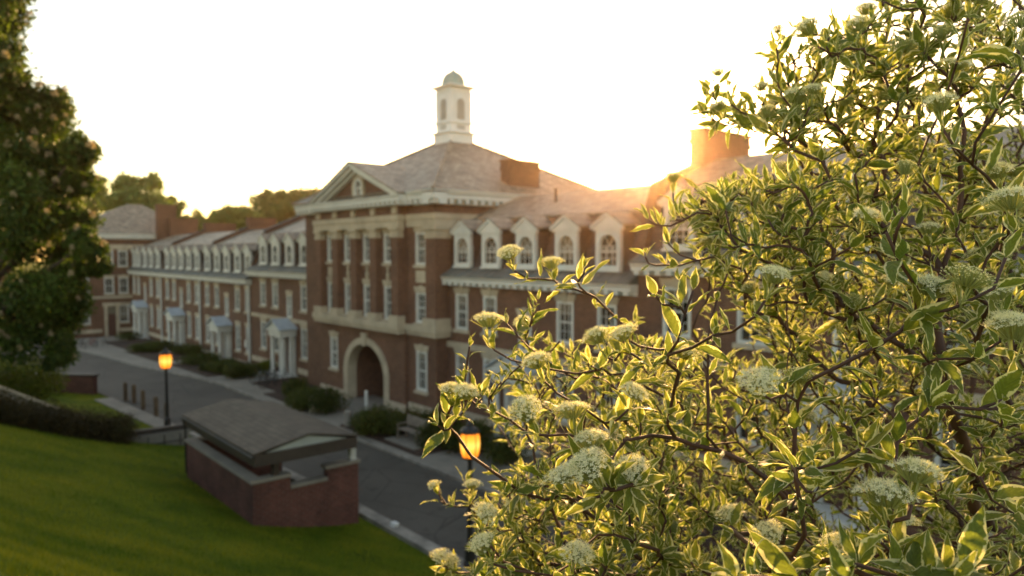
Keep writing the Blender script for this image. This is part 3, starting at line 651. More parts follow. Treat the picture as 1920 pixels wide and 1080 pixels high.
# cupola
cu = MB(); cx, cy = ct; s = .86
def sq(mb_, s0, z0_, z1_): mb_.box(cx - s0, cx + s0, cy - s0, cy + s0, z0_, z1_)
sq(cu, .86, 5.9, 7.10); sq(cu, .98, 7.103, 7.20); sq(cu, .76, 7.203, 7.72); sq(cu, .84, 7.723, 7.80); sq(cu, .74, 7.803, 9.55); sq(cu, .78, 9.553, 9.62); sq(cu, .75, 9.623, 9.78); sq(cu, .86, 9.783, 9.86); sq(cu, .97, 9.863, 9.94)
for sx in (-1, 1):
    for sy in (-1, 1): cu.box(cx + sx*.64 - .13, cx + sx*.64 + .13, cy + sy*.64 - .13, cy + sy*.64 + .13, 7.804, 9.55)
cup = cu.build('cupola', M['cupola'], hall)
lv = MB()
for (ux, uy), (nx_, ny_) in (((1, 0), (0, -1)), ((0, 1), (1, 0))):
    r = .27; c0 = np.array([cx + nx_*.745, cy + ny_*.745]); U_ = np.array([ux, uy]); Nn = np.array([nx_, ny_])
    out = [(-r, 7.95), (r, 7.95)] + [(r*math.cos(math.pi*k/10), 8.92 + r*math.sin(math.pi*k/10)) for k in range(11)]
    lv.prism([(*(c0 + U_*a), z) for a, z in out], (nx_*.012, ny_*.012, 0))
    for k in range(15):
        z = 7.99 + k*.08; a = r - .02 if z < 8.92 else math.sqrt(max(0.001, r*r - (z - 8.92)**2)) - .02
        p0 = c0 + Nn*.012
        lv.prism([(*(p0 - U_*a), z), (*(p0 + U_*a), z), (*(p0 + U_*a + Nn*.03), z - .04), (*(p0 - U_*a + Nn*.03), z - .04)], (0, 0, .015))
    lv.box(*sorted((c0[0] - abs(ux)*.3 - abs(nx_)*.003, c0[0] + abs(ux)*.3 + abs(nx_)*.02)), *sorted((c0[1] - abs(uy)*.3 - abs(ny_)*.02, c0[1] + abs(uy)*.3 + abs(ny_)*.003)), 7.33, 7.62)
lv.build('louver', M['louver'], cup)
d = MB(); d.lathe(cx, cy, [(.78, 9.943), (.74, 10.02), (.71, 10.12), (.70, 10.25), (.66, 10.42), (.57, 10.60), (.44, 10.74), (.28, 10.84), (.14, 10.91), (.07, 10.99), (.045, 11.08)], 24); d.build('dome', M['copper'], cup, smooth=True)
d = MB(); d.lathe(cx, cy, [(.02, 11.083), (.02, 11.16), (.065, 11.22), (.07, 11.28), (.02, 11.34), (.012, 11.44)], 10); d.build('finial', M['gold'], cup, smooth=True)
# base course of the hall
for bx_ in ((PX0, AX - OA - .01, YP - .1, YP - .002, -8.30, -7.93), (AX + OA + .01, PX1 + .1, YP - .1, YP - .002, -8.15, -7.75), (PX1 + .103, HX1 + .1, HY0 - .1, HY0 - .002, -8.0, -7.6)):
    b = MB(); b.box(*bx_); b.build('water_table', M['stone'], hall)

# ------------------------------------------------------------------ terrace houses
bl = lambda x0, p, k=5: [x0 + p * i for i in range(k)]
w1 = wing(-28.1, -16.4, 0.08, 'brick house with five white arched dormers, joining the hall on the right', bays=[-26.98, -24.87, -22.5, -20.1, -17.88], firewall_l=False)
w2 = wing(-53.2, -42.0, -0.12, 'brick house with five dormers and porch beside the archway hall, on its left', bays=[-51.05, -48.85, -46.5, -44.2, -42.5], firewall_r=False)
w3 = wing(-64.7, -53.2, -0.8, 'lower brick house one step further left than the dormered house beside the hall', bays=[-63.3, -60.9, -58.6, -56.2, -54.05], string=False, firewall_r=False)
w4 = wing(-76.9, -64.7, -0.8, 'middle house of the low far-left brick row, between two roof firewalls', bays=[-75.1, -72.9, -70.7, -68.4, -66.1], string=False, firewall_r=False)
w5 = wing(-88.9, -76.9, -0.8, 'farthest house of the low brick row, next to the end block', bays=[-87.9, -86.0, -83.4, -81.0, -78.5], string=False, firewall_l=False, firewall_r=False)
w6 = wing(-16.4, -1.5, 0.85, 'higher brick house behind the flowering shrub, with tall chimney at its left gable', bays=[-14.7, -11.8, -8.9, -6.0, -3.2], firewall_l=False, firewall_r=True, winw=1.15)
b = MB(); b.tube([(-23.6, 23.2, 1.9), (-23.6, 23.2, 2.95)], .07, 8); b.build('vent_pipe', M['fascia'], w1)
fw = MB(); zt = 0.85 - 1.55
prof = [(YW + .02, zt + .3), (YW + .02, zt + .9), (YW + .95, 2.55), (YW + 4.2, 3.72), (YW + 8.1, 2.4), (YW + 8.1, zt)]
fw.prism([(-16.6, y, z) for y, z in prof], (.45, 0, 0)); fw.build('gable_wall', M['brick'], w6)
chimney(w6, -16.62, -15.95, 23.7, 26.9, 2.6, 4.80)
chimney(w3, -65.05, -64.35, 24.4, 26.9, 0.8, 3.15); chimney(w4, -77.25, -76.55, 24.5, 27.6, 0.8, 3.05)
chimney(w5, -88.5, -87.8, 22.8, 24.9, 0.8, 5.45); chimney(w5, -87.75, -87.0, 24.0, 27.0, 0.8, 3.9)
for rt, x, dz in ((w3, -53.6, -.78), (w4, -65.0, -.78), (w5, -77.0, -.78)):
    p = MB(); p.tube([(x, YW - .12, -1.7 + dz), (x, YW - .12, zr(x) + .1)], .085, 8); p.build('downpipe', M['white'], rt)

# ------------------------------------------------------------------ end block
EX, EY0, EY1 = -89.0, 14.3, 27.6
end = thing('end_block', 'three-storey brick end block with hipped slate roof, facing along the road', 'building', (-95.5, 21, zr(-95)))
b = MB(); ws = []
for y in (15.6, 18.0, 19.45): ws.append((y, -1.56, .95, 1.7)); ws.append((y, -4.6, .95, 1.75))
ws += [(15.6, -7.85, .95, 1.9), (19.45, -7.85, .95, 1.9)]
wall_face(b, (EX, EY0, 0), (0, 1, 0), EY1 - EY0, -10.2, 1.5, [(y - w/2 - EY0, y + w/2 - EY0, z, z + h) for y, z, w, h in ws])
wall_face(b, (EX, EY0, 0), (-1, 0, 0), 13, -10.2, 1.5, []); wall_face(b, (EX, EY1, 0), (-1, 0, 0), 13, -10.2, 1.5, []); wall_face(b, (EX - 13, EY0, 0), (0, 1, 0), EY1 - EY0, -10.2, 1.5, [])
b.build('wall', M['brick'], end)
for y, z, w, h in ws: add_window(end, EX, y, z, w, h, rot=R(90))
b = MB(); cornice(b, EY0 - .5, EY1 + .5, EX, 1.45, 2.05, .55, axis='x'); cornice(b, EX - 13, EX + .55, EY0, 1.45, 2.047, .55); b.build('cornice', M['white'], end)
b = MB(); b.box(EX + .002, EX + .08, EY0 + .01, EY1 - .01, .35, .85); b.box(EX + .002, EX + .12, EY0, EY1, -5.15, -4.85); b.box(EX + .002, EX + .1, EY0, 17.2, -8.9, -8.5); b.box(EX + .002, EX + .1, 19.0, YW, -8.9, -8.5); b.build('stone_band', M['stone'], end)
b = MB(); b.box(EX + .003, EX + .22, 17.45, 17.75, -9.4, -6.0); b.box(EX + .003, EX + .22, 18.6, 18.9, -9.4, -6.0); b.box(EX + .003, EX + .3, 17.3, 19.05, -5.997, -5.6); dsr = b.build('door_surround', M['stone'], end)
b = MB(); b.box(EX + .004, EX + .08, 17.753, 18.597, -9.4, -6.9); b.build('door', M['door'], dsr); b = MB(); b.box(EX + .004, EX + .09, 17.753, 18.597, -6.85, -6.05); b.build('fanlight', M['glass'], dsr)
b = MB(); e = .6; b.add([(EX + e, EY0 - e, 2.06), (EX + e, EY1 + e, 2.06), (EX - 13 - e, EY1 + e, 2.06), (EX - 13 - e, EY0 - e, 2.06), (EX - 5.9, 21.4, 5.75), (EX - 5.9, 23.0, 5.75), (EX - 7.5, 22.2, 5.75)], [(0, 1, 5, 4), (1, 2, 6, 5), (2, 3, 6), (3, 0, 4, 6), (4, 5, 6), (3, 2, 1, 0)]); b.build('hipped_roof', M['slate'], end)

# ------------------------------------------------------------------ kiosk: brick shelter by the road
kz = -8.5
kiosk = thing('brick_shelter', 'low brick shelter with stone-capped walls under a wide shingled gable roof', 'shelter', (-22.4, 9, kz))
KX0, KX1, KY0, KY1 = -25.6, -19.6, 7.4, 10.7; t = .22
b = MB(); b.box(KX0, KX1, KY0, KY0 + t, -9.3, -6.50); b.box(KX0, KX0 + t, KY0 + t + .002, KY1, -9.3, -6.50)
b.box(KX1 - t, KX1, KY0 + t + .002, KY0 + 1.10, -9.3, -6.50); b.box(KX1 - t, KX1, KY0 + 1.102, KY0 + 2.25, -9.3, -6.86); b.box(KX1 - t, KX1, KY0 + 2.252, KY1, -9.3, -6.52); b.build('brick_wall', M['brick_red'], kiosk)
b = MB(); c = .06
b.box(KX0 - c, KX1 + c, KY0 - c, KY0 + t + c, -6.497, -6.40); b.box(KX0 - c, KX0 + t + c, KY0 + t + c + .002, KY1 + c, -6.497, -6.40)
b.box(KX1 - t - c, KX1 + c, KY0 + t + c + .002, KY0 + 1.10, -6.497, -6.40); b.box(KX1 - t - c, KX1 + c, KY0 + 1.105, KY0 + 2.25, -6.857, -6.76); b.box(KX1 - t - c, KX1 + c, KY0 + 2.18, KY1 + c, -6.517, -6.42)
b.build('wall_cap', M['concrete'], kiosk)
rx0, rx1, ry0, ry1 = -25.75, -19.30, 7.36, 10.50; rz, rt_ = -5.62, -5.30; rc = 8.95
b = MB(); b.box(rx0, rx1, ry0, ry1, rz - .34, rz); b.build('fascia', M['fascia'], kiosk)
b = MB(); b.tube([(rx0, ry0 - .06, rz - .05), (rx1, ry0 - .06, rz - .06)], .05, 8); b.tube([(rx0 + .15, ry0 - .06, rz - .08), (rx0 + .15, ry0 + .02, rz - .4), (rx0 + .15, ry0 + .02, -7.6)], .035, 8); b.build('gutter', M['iron'], kiosk)
b = MB()
for s, ye in ((-1, ry0 - .05), (1, ry1 + .05)): b.prism([(rx0, ye, rz + .003), (rx0, ye, rz + .055), (rx0, rc, rt_ + .05), (rx0, rc, rt_)], (rx1 - rx0 + .03, 0, 0))
b.build('roof', M['shingle'], kiosk)
b = MB(); b.prism([(rx1 - .12, ry0 + .35, rz + .004), (rx1 - .12, ry1 - .3, rz + .004), (rx1 - .12, rc, rt_ - .035)], (.06, 0, 0)); b.build('gable_panel', M['tympanum'], kiosk)
for y in (KY0 + .7, KY1 - .15):
    for x in (KX0 + .5, KX1 - t/2):
        b = MB(); b.box(x - .09, x + .09, y - .09, y + .09, -6.42, rz - .343); b.build('post', M['white'] if x > -21 and y > 9 else M['fascia'], kiosk)

# ------------------------------------------------------------------ lamps
def lamp(x, y, z, H, label):
    root = thing('street_lamp', label, 'street lamp', (x, y, z), 'lit amber street lamps by the near kerb')
    b = MB(); b.lathe(x, y, [(.19, z), (.19, z + .12), (.15, z + .2), (.14, z + .55), (.085, z + .65), (.075, z + 1.0), (.06, z + H - .85), (.09, z + H - .82), (.09, z + H - .76)], 12); b.build('post', M['iron'], root)
    zc = z + H - .42
    g = MB(); n = 12                                # six ribbed glass panes, each bulging a little
    for k in range(24):
        pass
    rings = [(-.33, .20), (-.22, .245), (0, .275), (.2, .265), (.3, .235)]; vs_ = []; fs_ = []; ns = 36
    for dz, r in rings:
        for k in range(ns):
            w = 2*math.pi*k/ns; rr = r * (1 - .10 * abs(math.cos(3*w)) ** 8); vs_.append((rr*math.cos(w), rr*math.sin(w), dz))
    for i in range(len(rings) - 1):
        for k in range(ns): k2 = (k+1) % ns; fs_.append((i*ns+k, i*ns+k2, (i+1)*ns+k2, (i+1)*ns+k))
    g.add(vs_, fs_); me = g.mesh('lantern_glass', M['amber'], True); lo = link('lantern_glass', me, root, (0, 0, zc - z))
    fr = MB()
    for k in range(6):
        w = math.pi*k/3; fr.tube([(x + r*math.cos(w)*1.0, y + r*math.sin(w)*1.0, zc + dz) for dz, r in [(-.34, .19), (-.22, .232), (0, .262), (.2, .252), (.31, .225)]], .013, 4)
    fr.lathe(x, y, [(.21, zc - .37), (.21, zc - .335)], 18); fr.build('lantern_frame', M['iron'], root)
    c = MB(); c.lathe(x, y, [(.27, zc + .305), (.27, zc + .35), (.20, zc + .43), (.10, zc + .49), (.09, zc + .56), (.03, zc + .60), (.015, zc + .70)], 18); c.build('lantern_cap', M['iron'], root, smooth=False)
    return root
lamp(-35.9, 9.55, zr(-35.9), 3.75, 'lit amber street lamp on a black post beside the timber bollards')
p2 = at(880, 840, 18.6); lamp(p2[0], p2[1], -8.4, 3.75, 'lit amber street lamp glowing behind the flowering shrub')

# ------------------------------------------------------------------ bench, bollards, posts, walls
def bench(x0, x1, y, z):
    root = thing('park_bench', 'pale slatted wooden bench on a slab before the hall', 'bench', ((x0+x1)/2, y, z))
    b = MB()
    for k in range(4): b.box(x0, x1, y - .22 + k*.125, y - .22 + k*.125 + .10, z + .43, z + .465)
    b.build('seat', M['wood'], root)
    b = MB()
    for k in range(4): b.prism([(x0, y + .27 + k*.02, z + .56 + k*.11), (x0, y + .30 + k*.02, z + .56 + k*.11), (x0, y + .318 + k*.02, z + .65 + k*.11), (x0, y + .288 + k*.02, z + .65 + k*.11)], (x1 - x0, 0, 0))
    b.build('backrest', M['wood'], root)
    for x in (x0 + .08, x1 - .08):
        for yy in (y - .2, y + .24):
            b = MB(); b.box(x - .04, x + .04, yy - .04, yy + .04, z, z + .428); b.build('leg', M['wood'], root)
        b = MB(); b.box(x - .035, x + .035, y - .24, y + .27, z + .63, z + .67); b.box(x - .03, x + .03, y - .23, y - .17, z + .467, z + .628); b.build('armrest', M['wood'], root)
        b = MB(); b.prism([(x - .035, y + .30, z + .43), (x - .035, y + .35, z + .43), (x - .035, y + .42, z + 1.02), (x - .035, y + .375, z + 1.02)], (.07, 0, 0)); b.build('back_post', M['wood'], root)
    return root
pad = MB(); pad.box(-27.3, -24.9, 16.2, 17.6, zr(-26) + .05, zr(-26) + .2); o = pad.build('bench_slab', M['concrete']); o['kind'] = 'structure'
bench(-26.95, -25.25, 16.85, zr(-26) + .205)
def bollard(x, y, z, h, r, mat, name, label, cat, group):
    b = MB(); b.lathe(x, y, [(r, z), (r, z + h - .06), (r*.8, z + h - .01), (r*.4, z + h)], 14); o = b.build(name, M[mat], off=(x, y, z)); return tag(o, label, cat, group)
bollard(-34.75, 16.35, zr(-34) + .09, .80, .19, 'stone', 'bollard', 'pale stone bollard at the left corner of the archway path', 'bollard', 'stone bollards flanking the archway path')
bollard(-30.6, 16.2, zr(-30) + .09, .80, .19, 'concrete', 'bollard', 'stone bollard at the right corner of the archway path, nearer the shelter', 'bollard', 'stone bollards flanking the archway path')
bollard(-33.3, 18.7, zr(-33) + .09, 1.05, .09, 'white', 'bollard', 'slim pale post standing in the mouth of the archway', 'bollard', 'stone bollards flanking the archway path')
where = ['farthest of the five timber posts, next to the brick wall', 'second timber post from the brick wall', 'middle timber post of the row of five', 'second timber post from the lit lamp', 'timber post nearest the lit lamp']
for i, (px, py) in enumerate([(229, 752), (245, 757), (262, 769), (286, 783), (306, 796)]):
    d = 8.42 * 1333 / (py - 473); p = at(px, py, d); b = MB(); x, y, z = p[0], p[1], zr(p[0])
    b.box(x - .09, x + .09, y - .09, y + .09, z, z + 1.0); b.add([(x-.09,y-.09,z+1.0),(x+.09,y-.09,z+1.0),(x+.09,y+.09,z+1.0),(x-.09,y+.09,z+1.0),(x,y,z+1.07)], [(0,1,4),(1,2,4),(2,3,4),(3,0,4)])
    tag(b.build('timber_post', M['post'], off=(x, y, z)), where[i], 'post', 'timber posts along the near kerb')
# brick retaining wall left
def wall_seg(a, b_, z0, z1, th):
    a, b_ = np.array(a), np.array(b_); d = (b_ - a) / np.linalg.norm(b_ - a); n_ = np.array([-d[1], d[0]]) * th
    return [(*a, z0), (*b_, z0), (*(b_ + n_), z0), (*(a + n_), z0)], z1 - z0
rw = thing('brick_retaining_wall', 'low dark brick retaining wall under the blossoming tree', 'wall', (-50, 7, zr(-50)))
b = MB(); po, h = wall_seg((-53.5, 3.6), (-48.2, 8.75), -9.2, -7.42, .4); b.prism(po, (0, 0, h)); b.build('brick_wall', M['brick_red'], rw)
b = MB(); po, h = wall_seg((-53.6, 3.5), (-48.13, 8.82), -7.417, -7.30, .5); b.prism(po, (0, 0, h)); b.build('coping', M['fascia'], rw)
# stair cheek with pale coping running down the bank, landing slab
A0 = at(-60, 706, 27.5); A1 = at(190, 801, 31.0)
stw = thing('stair_wall', 'sloping wall with pale stone coping running down the bank beside the hedge', 'wall', tuple(A1))
b = MB(); dv = (A1 - A0); pv = np.array([-dv[1], dv[0], 0]); pv = pv / np.linalg.norm(pv) * .3
def slab(mb_, a, b_, w, z_lo, z_hi): mb_.prism([a + (0, 0, z_lo), b_ + (0, 0, z_lo), b_ + (0, 0, z_hi), a + (0, 0, z_hi)], w)
slab(b, A0, A1, pv, -2.5, -.10); b.build('stone_wall', M['concrete'], stw)
b = MB(); slab(b, A0 - pv*.2, A1 + dv/np.linalg.norm(dv)*.1 - pv*.2, pv*1.4, -.097, .03); b.build('coping', M['stone'], stw)
B0 = at(225, 858, 29.0); B1 = at(348, 842, 30.5)
lw = thing('landing_wall', 'short pale concrete wall beside the brick shelter with a thin iron rail', 'wall', tuple(B0))
b = MB(); dv = B1 - B0; dv[2] = 0; pv = np.array([-dv[1], dv[0], 0]); pv = pv / np.linalg.norm(pv) * .35; B1 = B0 + dv
slab(b, B0, B1, pv, -1.0, .72); b.build('concrete_wall', M['concrete'], lw)
b = MB(); slab(b, B0 + pv*.2, B1 + pv*.2, pv*.6, .723, .93); b.build('coping', M['fascia'], lw)
b = MB()
for k in range(4): q_ = B0 + dv * (k + .4) / 4 - pv*.1; b.tube([q_ + (0, 0, -.3), q_ + (0, 0, .62)], .02, 6)
b.tube([B0 - pv*.1 + (0, 0, .30), B1 - pv*.1 + (0, 0, .30)], .02, 6); b.build('handrail', M['iron'], lw)
# small floodlight by the near kerb
fx, fy = at(733, 983, 21.3)[:2]
fl = thing('floodlight', 'small pale floodlight on the grass at the end of the kerb', 'floodlight', (fx, fy, zr(fx)))
b = MB(); z = terrain(fx, fy); b.tube([(fx, fy, z - .1), (fx, fy, z + .14)], .03, 8); b.build('stake', M['iron'], fl)
b = MB(); b.prism([(fx - .10, fy - .06, z + .12), (fx + .10, fy - .06, z + .12), (fx + .13, fy - .01, z + .26), (fx - .13, fy - .01, z + .26)], (.02, .14, .01)); b.build('head', M['sign'], fl)
# wall plaques
for (x, z, w, h, lab) in ((-43.35, -6.95, .38, .62, 'white rectangular notice on the wall left of the archway hall'), (-26.35, -6.9, .36, .6, 'white rectangular notice on the wall right of the hall'), (-54.6, -7.3, .3, .5, 'small white notice on the lower brick house, far left')):
    b = MB(); b.box(x - w/2, x + w/2, YW - .05, YW - .004, z, z + h); b.box(x - w/2 - .02, x + w/2 + .02, YW - .04, YW - .005, z - .02, z - .001); b.box(x - w/2 - .02, x + w/2 + .02, YW - .04, YW - .005, z + h + .001, z + h + .02); tag(b.build('notice_board', M['sign'], off=(x, YW, z)), lab, 'sign', 'white notices on the brick walls')

# ------------------------------------------------------------------ bicycles
def bicycle(x, y, z, rot, col, label):
    root = thing('bicycle', label, 'bicycle', (0, 0, 0), 'bicycles left by the porches')
    r = .34
    for dx in (-.52, .52):
        w = MB(); w.tube([(dx + r*math.cos(2*math.pi*k/18), 0, r + r*math.sin(2*math.pi*k/18)) for k in range(19)], .022, 6, cap=False)
        for k in range(8): a = math.pi*k/8; w.tube([(dx + r*math.cos(a), 0, r + r*math.sin(a)), (dx - r*math.cos(a), 0, r - r*math.sin(a))], .004, 3)
        w.build('wheel', M['rubber'], root)
    f = MB(); P = {'bb': (-.08, 0, .30), 'st': (-.22, 0, .82), 'hd': (.36, 0, .80), 'rw': (-.52, 0, r), 'fw': (.52, 0, r), 'hb': (.33, 0, .98)}
    for a, b_ in (('bb', 'st'), ('bb', 'hd'), ('st', 'hd'), ('rw', 'bb'), ('rw', 'st'), ('hd', 'fw'), ('hd', 'hb')): f.tube([P[a], P[b_]], .018, 6)
    f.build('frame', M[col], root)
    s = MB(); s.box(-.36, -.10, -.07, .07, .83, .88); s.build('saddle', M['rubber'], root)
    h = MB(); h.tube([(.30, -.28, 1.0), (.36, -.12, 1.0), (.36, .12, 1.0), (.30, .28, 1.0)], .016, 6); h.build('handlebar', M['iron'], root)
    root.location = (x, y, z); root.rotation_euler = (R(random.uniform(-6, 6)), 0, rot); return root
for i, (px, py) in enumerate([(492, 722), (505, 728), (520, 722)]):
    d = 8.36 * 1333 / (py - 473); p = at(px, py, d)
    bicycle(p[0], p[1], zr(p[0]) + .10, R([75, 100, 62][i]), ['cyclegrey', 'iron', 'cyclegrey'][i], ['grey bicycle parked leftmost by the white porch left of the hall', 'black bicycle in the middle of three by the white porch', 'grey bicycle parked nearest the bushes by the white porch'][i])
for i, (px, py) in enumerate([(168, 652), (183, 650), (150, 655)]):
    d = 9.1 * 1333 / (py - 473); p = at(px, py, d)
    bicycle(p[0], p[1], zr(p[0]) + .05, R([20, 45, 10][i]), ['cyclered', 'cyclegrey', 'iron'][i], ['red bicycle in the dim far forecourt by the end block', 'grey bicycle rightmost in the far forecourt by the end block', 'black bicycle leftmost in the far forecourt, near the tree'][i])

# ------------------------------------------------------------------ foliage
def leaf_cloud(name, C, Nn, size, mat, parent=None, aspect=0.55, up=0.5, off=(0, 0, 0), tone=None):
    """one mesh of pointed leaves: C centres, Nn facing hints"""
    n = len(C); d = rng.normal(size=(n, 3)); d /= np.linalg.norm(d, axis=1)[:, None]
    nn = Nn * 0.7 + rng.normal(size=(n, 3)) * 0.7 + np.array([0, 0, up]); nn /= np.linalg.norm(nn, axis=1)[:, None]
    a = d - nn * np.sum(d * nn, 1)[:, None]; a /= np.linalg.norm(a, axis=1)[:, None]; b = np.cross(nn, a)
    L = size * rng.uniform(0.6, 1.35, n)[:, None]; W = L * aspect
    V = np.stack([C - a*L*.5, C + b*W*.5 - nn*W*.12, C + a*L*.5, C - b*W*.5 - nn*W*.12], 1).reshape(-1, 3) - np.array(off)
    F = np.arange(n * 4); t = rng.random(n) if tone is None else np.clip(tone + rng.normal(size=n)*.18, 0, 1)
    me = nmesh(name, V, F, 4, mat, smooth=False, attr=np.repeat(t, 4))
    o = bpy.data.objects.new(name, me); COL.objects.link(o)
    if parent is not None: o.parent = parent
    else: o.location = off
    return o
def lobe_points(c, r, n, shell=0.55):
    d = rng.normal(size=(n, 3)); d /= np.linalg.norm(d, axis=1)[:, None]
    q = (shell + (1 - shell) * rng.random(n) ** 0.6)[:, None] * (1 + .22*np.sin(d[:, :1]*5 + c[0]) * np.sin(d[:, 1:2]*6 + c[1]))
    return np.array(c) + d * q * np.array(r), d
def bush(px, py, d, rx, h, mat, label, n=900, size=.115, group='rounded shrubs in the beds along the terrace', name='shrub', ry=None, gz=None):
    p = at(px, py, d); z = (zr(p[0]) + .14) if gz is None else gz; Cs, Ds, ts = [], [], []
    ry = ry or rx
    k = max(5, int(rx * 7))
    for i in range(k):
        c = np.array([p[0] + random.uniform(-.55, .55)*rx, p[1] + random.uniform(-.55, .55)*ry, z + h*random.uniform(.35, .62)])
        q, dd = lobe_points(c, (rx*.55, ry*.55, h*.50), 4 * n // k, .35); keep = q[:, 2] > z - .02; q, dd = q[keep], dd[keep]
        Cs.append(q); Ds.append(dd); ts.append(np.full(len(q), random.uniform(.2, .75)))
    C = np.concatenate(Cs); D = np.concatenate(Ds)
    o = leaf_cloud(name, C, D, size, mat, off=(p[0], p[1], z), tone=np.concatenate(ts)); return tag(o, label, 'bush', group)
G = 8.3
def gd(py, X=-30): return G * 1333 / (py - 473)
bush(605, 770, gd(772), 1.5, 1.25, M['bush'], 'dark round shrub at the left foot of the archway', 1500)
bush(560, 762, gd(765), 1.25, .95, M['bush'], 'mid-green shrub left of the dark one at the archway', 1100)
bush(548, 735, gd(742), .9, 1.0, M['bush'], 'bushy shrub against the wall beside the parked bicycles', 800)
bush(712, 812, gd(818), 1.3, 1.25, M['bush'], 'rounded green shrub left of the wooden bench', 1500)
bush(690, 800, gd(806), .8, .8, M['bush'], 'small low shrub at the right edge of the archway path', 600)
bush(822, 830, gd(842), 1.0, 1.35, M['bush'], 'dark shrub right of the wooden bench', 1100)
bush(868, 838, gd(852), 1.1, 1.3, M['bush'], 'dark shrub behind the nearer lit lamp', 1100)
bush(800, 812, gd(812), 1.0, 1.1, M['bush'], 'dark shrub growing behind the wooden bench', 900)
bush(950, 860, gd(872), 1.1, 1.1, M['bush'], 'low shrub beyond the portal path, partly behind the flowers', 800)
bush(492, 690, gd(698), .85, .8, M['bush_bright'], 'bright yellow-green shrub left of the white porch', 800)
bush(450, 702, gd(706), 1.35, .95, M['bush'], 'broad dark shrub between the porch path and the road', 1200)
bush(415, 692, gd(699), 1.2, .9, M['bush'], 'dark shrub left of the broad one by the porch path', 1000)
bush(395, 690, gd(694), .9, .7, M['bush'], 'low shrub at the road end of the porch path bed', 700)
bush(372, 672, gd(680), 1.6, .85, M['bush'], 'long low shrub in the bed before the second porch', 1100)
bush(350, 665, 60, 1.6, .9, M['bush'], 'dark low shrub beside the second porch', 1000)
bush(300, 652, 63, 1.9, .9, M['bush'], 'green shrub mass right of the far forecourt', 1200)
bush(268, 655, 63, 1.5, .8, M['bush'], 'shrub at the tip of the far planting bed', 900)
bush(240, 636, 74, 1.3, .9, M['bush'], 'small shrub under the end window of the far house', 500)
# bank hedge
def hedge():
    a, b_ = at(-70, 790, 25.0), at(232, 845, 28.6); Cs, Ds, ts = [], [], []
    for k in range(34):
        t = (k + .5) / 34; c = a + (b_ - a) * t; c[2] = terrain(c[0], c[1]) + .45; c += rng.normal(size=3) * .10
        q, dd = lobe_points(c, (.70, .70, .70), 800, .35); Cs.append(q); Ds.append(dd); ts.append(np.full(len(q), random.uniform(.2, .8)))
    o = leaf_cloud('hedge', np.concatenate(Cs), np.concatenate(Ds), .085, M['hedge'], off=tuple((a + b_) / 2), tone=np.concatenate(ts))
    tag(o, 'long dark reddish hedge running down the bank beside the stair wall', 'hedge')
hedge()
bush(35, 668, 36, 2.1, 2.6, M['bush_bright'], 'bright green bush under the blossoming tree at the left edge', 1800, .16, group='shrubs on the bank', gz=-8.1)
bush(205, 788, 33, .9, .45, M['bush'], 'low ground plant on the small lawn by the stair wall', 350, .10, group='shrubs on the bank', gz=terrain(*at(205, 788, 33)[:2]))

def tree(root_loc, lobes, leafmat_, label, leaf, per, name='tree', group=None, trunk_r=.3, limb=True, tone_rng=(.15, .8), shell=.45, sub=7):
    root = thing(name, label, 'tree', tuple(root_loc), group); o0 = np.array(root_loc, float)
    Cs, Ds, ts = [], [], []
    for c, r in lobes:
        c = np.array(c, float); r = np.array(r, float)
        for k in range(sub):                       # each limb carries several leaf masses with gaps between
            d = rng.normal(size=3); d /= np.linalg.norm(d); cc = c + d * r * rng.uniform(.1, .72); rr = r * rng.uniform(.30, .52)
            q, dd = lobe_points(cc, rr, per // sub, shell); q = cc + (q - cc) * (.45 + .75 * rng.random(len(q)) ** .7)[:, None] + rng.normal(size=q.shape) * rr * .10; Cs.append(q); Ds.append(dd); ts.append(np.full(len(q), random.uniform(*tone_rng)))
    C = np.concatenate(Cs); D = np.concatenate(Ds)
    leaf_cloud('crown', C, D, leaf, leafmat_, parent=root, off=o0, tone=np.concatenate(ts), aspect=.6)
    mb = MB(); cen = np.mean([c for c, r in lobes], 0); top = o0 * .35 + cen * .65; fork = o0 + (top - o0) * .45
    mb.tube([o0 - (0, 0, .3), o0 + (fork - o0) * .5 + rng.normal(size=3) * .05, fork], [trunk_r * 1.35, trunk_r, trunk_r * .85], 9)
    for c, r in lobes:
        c = np.array(c, float); mid = fork * .5 + c * .5 + (0, 0, -.2) + rng.normal(size=3) * .15
        mb.tube([fork - (0, 0, .1), mid, mid * .35 + c * .65, c], [trunk_r * .55, trunk_r * .3, trunk_r * .14, .02], 6)
    v = MB(); v.v = mb.v; v.f = mb.f; v.m = mb.m; v.build('trunk', M['bark'], root)
    return root, Cs
L_ = []
for px, py, r, dd in [(10, 50, 62, 0), (20, -10, 70, 0), (15, 120, 72, -1), (-20, 180, 110, 1), (95, 240, 60, 1), (70, 380, 95, -1), (120, 560, 60, 0), (-60, -60, 120, 1), (-40, 110, 95, -1), (85, 205, 62, 0), (10, 215, 85, 1), (150, 285, 42, -1), (105, 300, 60, 0), (150, 350, 45, 0), (60, 310, 85, 0), (-50, 300, 120, 1), (125, 400, 62, 0), (165, 455, 42, -1), (170, 500, 36, 0), (130, 460, 60, 1), (60, 430, 90, 0), (-40, 470, 120, 1), (135, 520, 55, 0), (60, 545, 85, -1), (110, 600, 55, 1), (20, 620, 85, 0), (100, 655, 40, 0), (-90, 610, 110, 1), (-190, 350, 190, 0), (-180, 100, 170, 0), (-200, 560, 150, 0), (-150, -150, 150, 0)]:
    d = 33 + dd * 1.6; L_.append((at(px, py, d), (r * d / 1333,) * 3))
base = at(-150, 700, 33); base[2] = terrain(base[0], base[1])
chest, cls = tree(base, L_, M['chestnut'], 'large blossoming chestnut tree filling the left edge', .21, 5200, 'chestnut_tree', None, .42, sub=14)
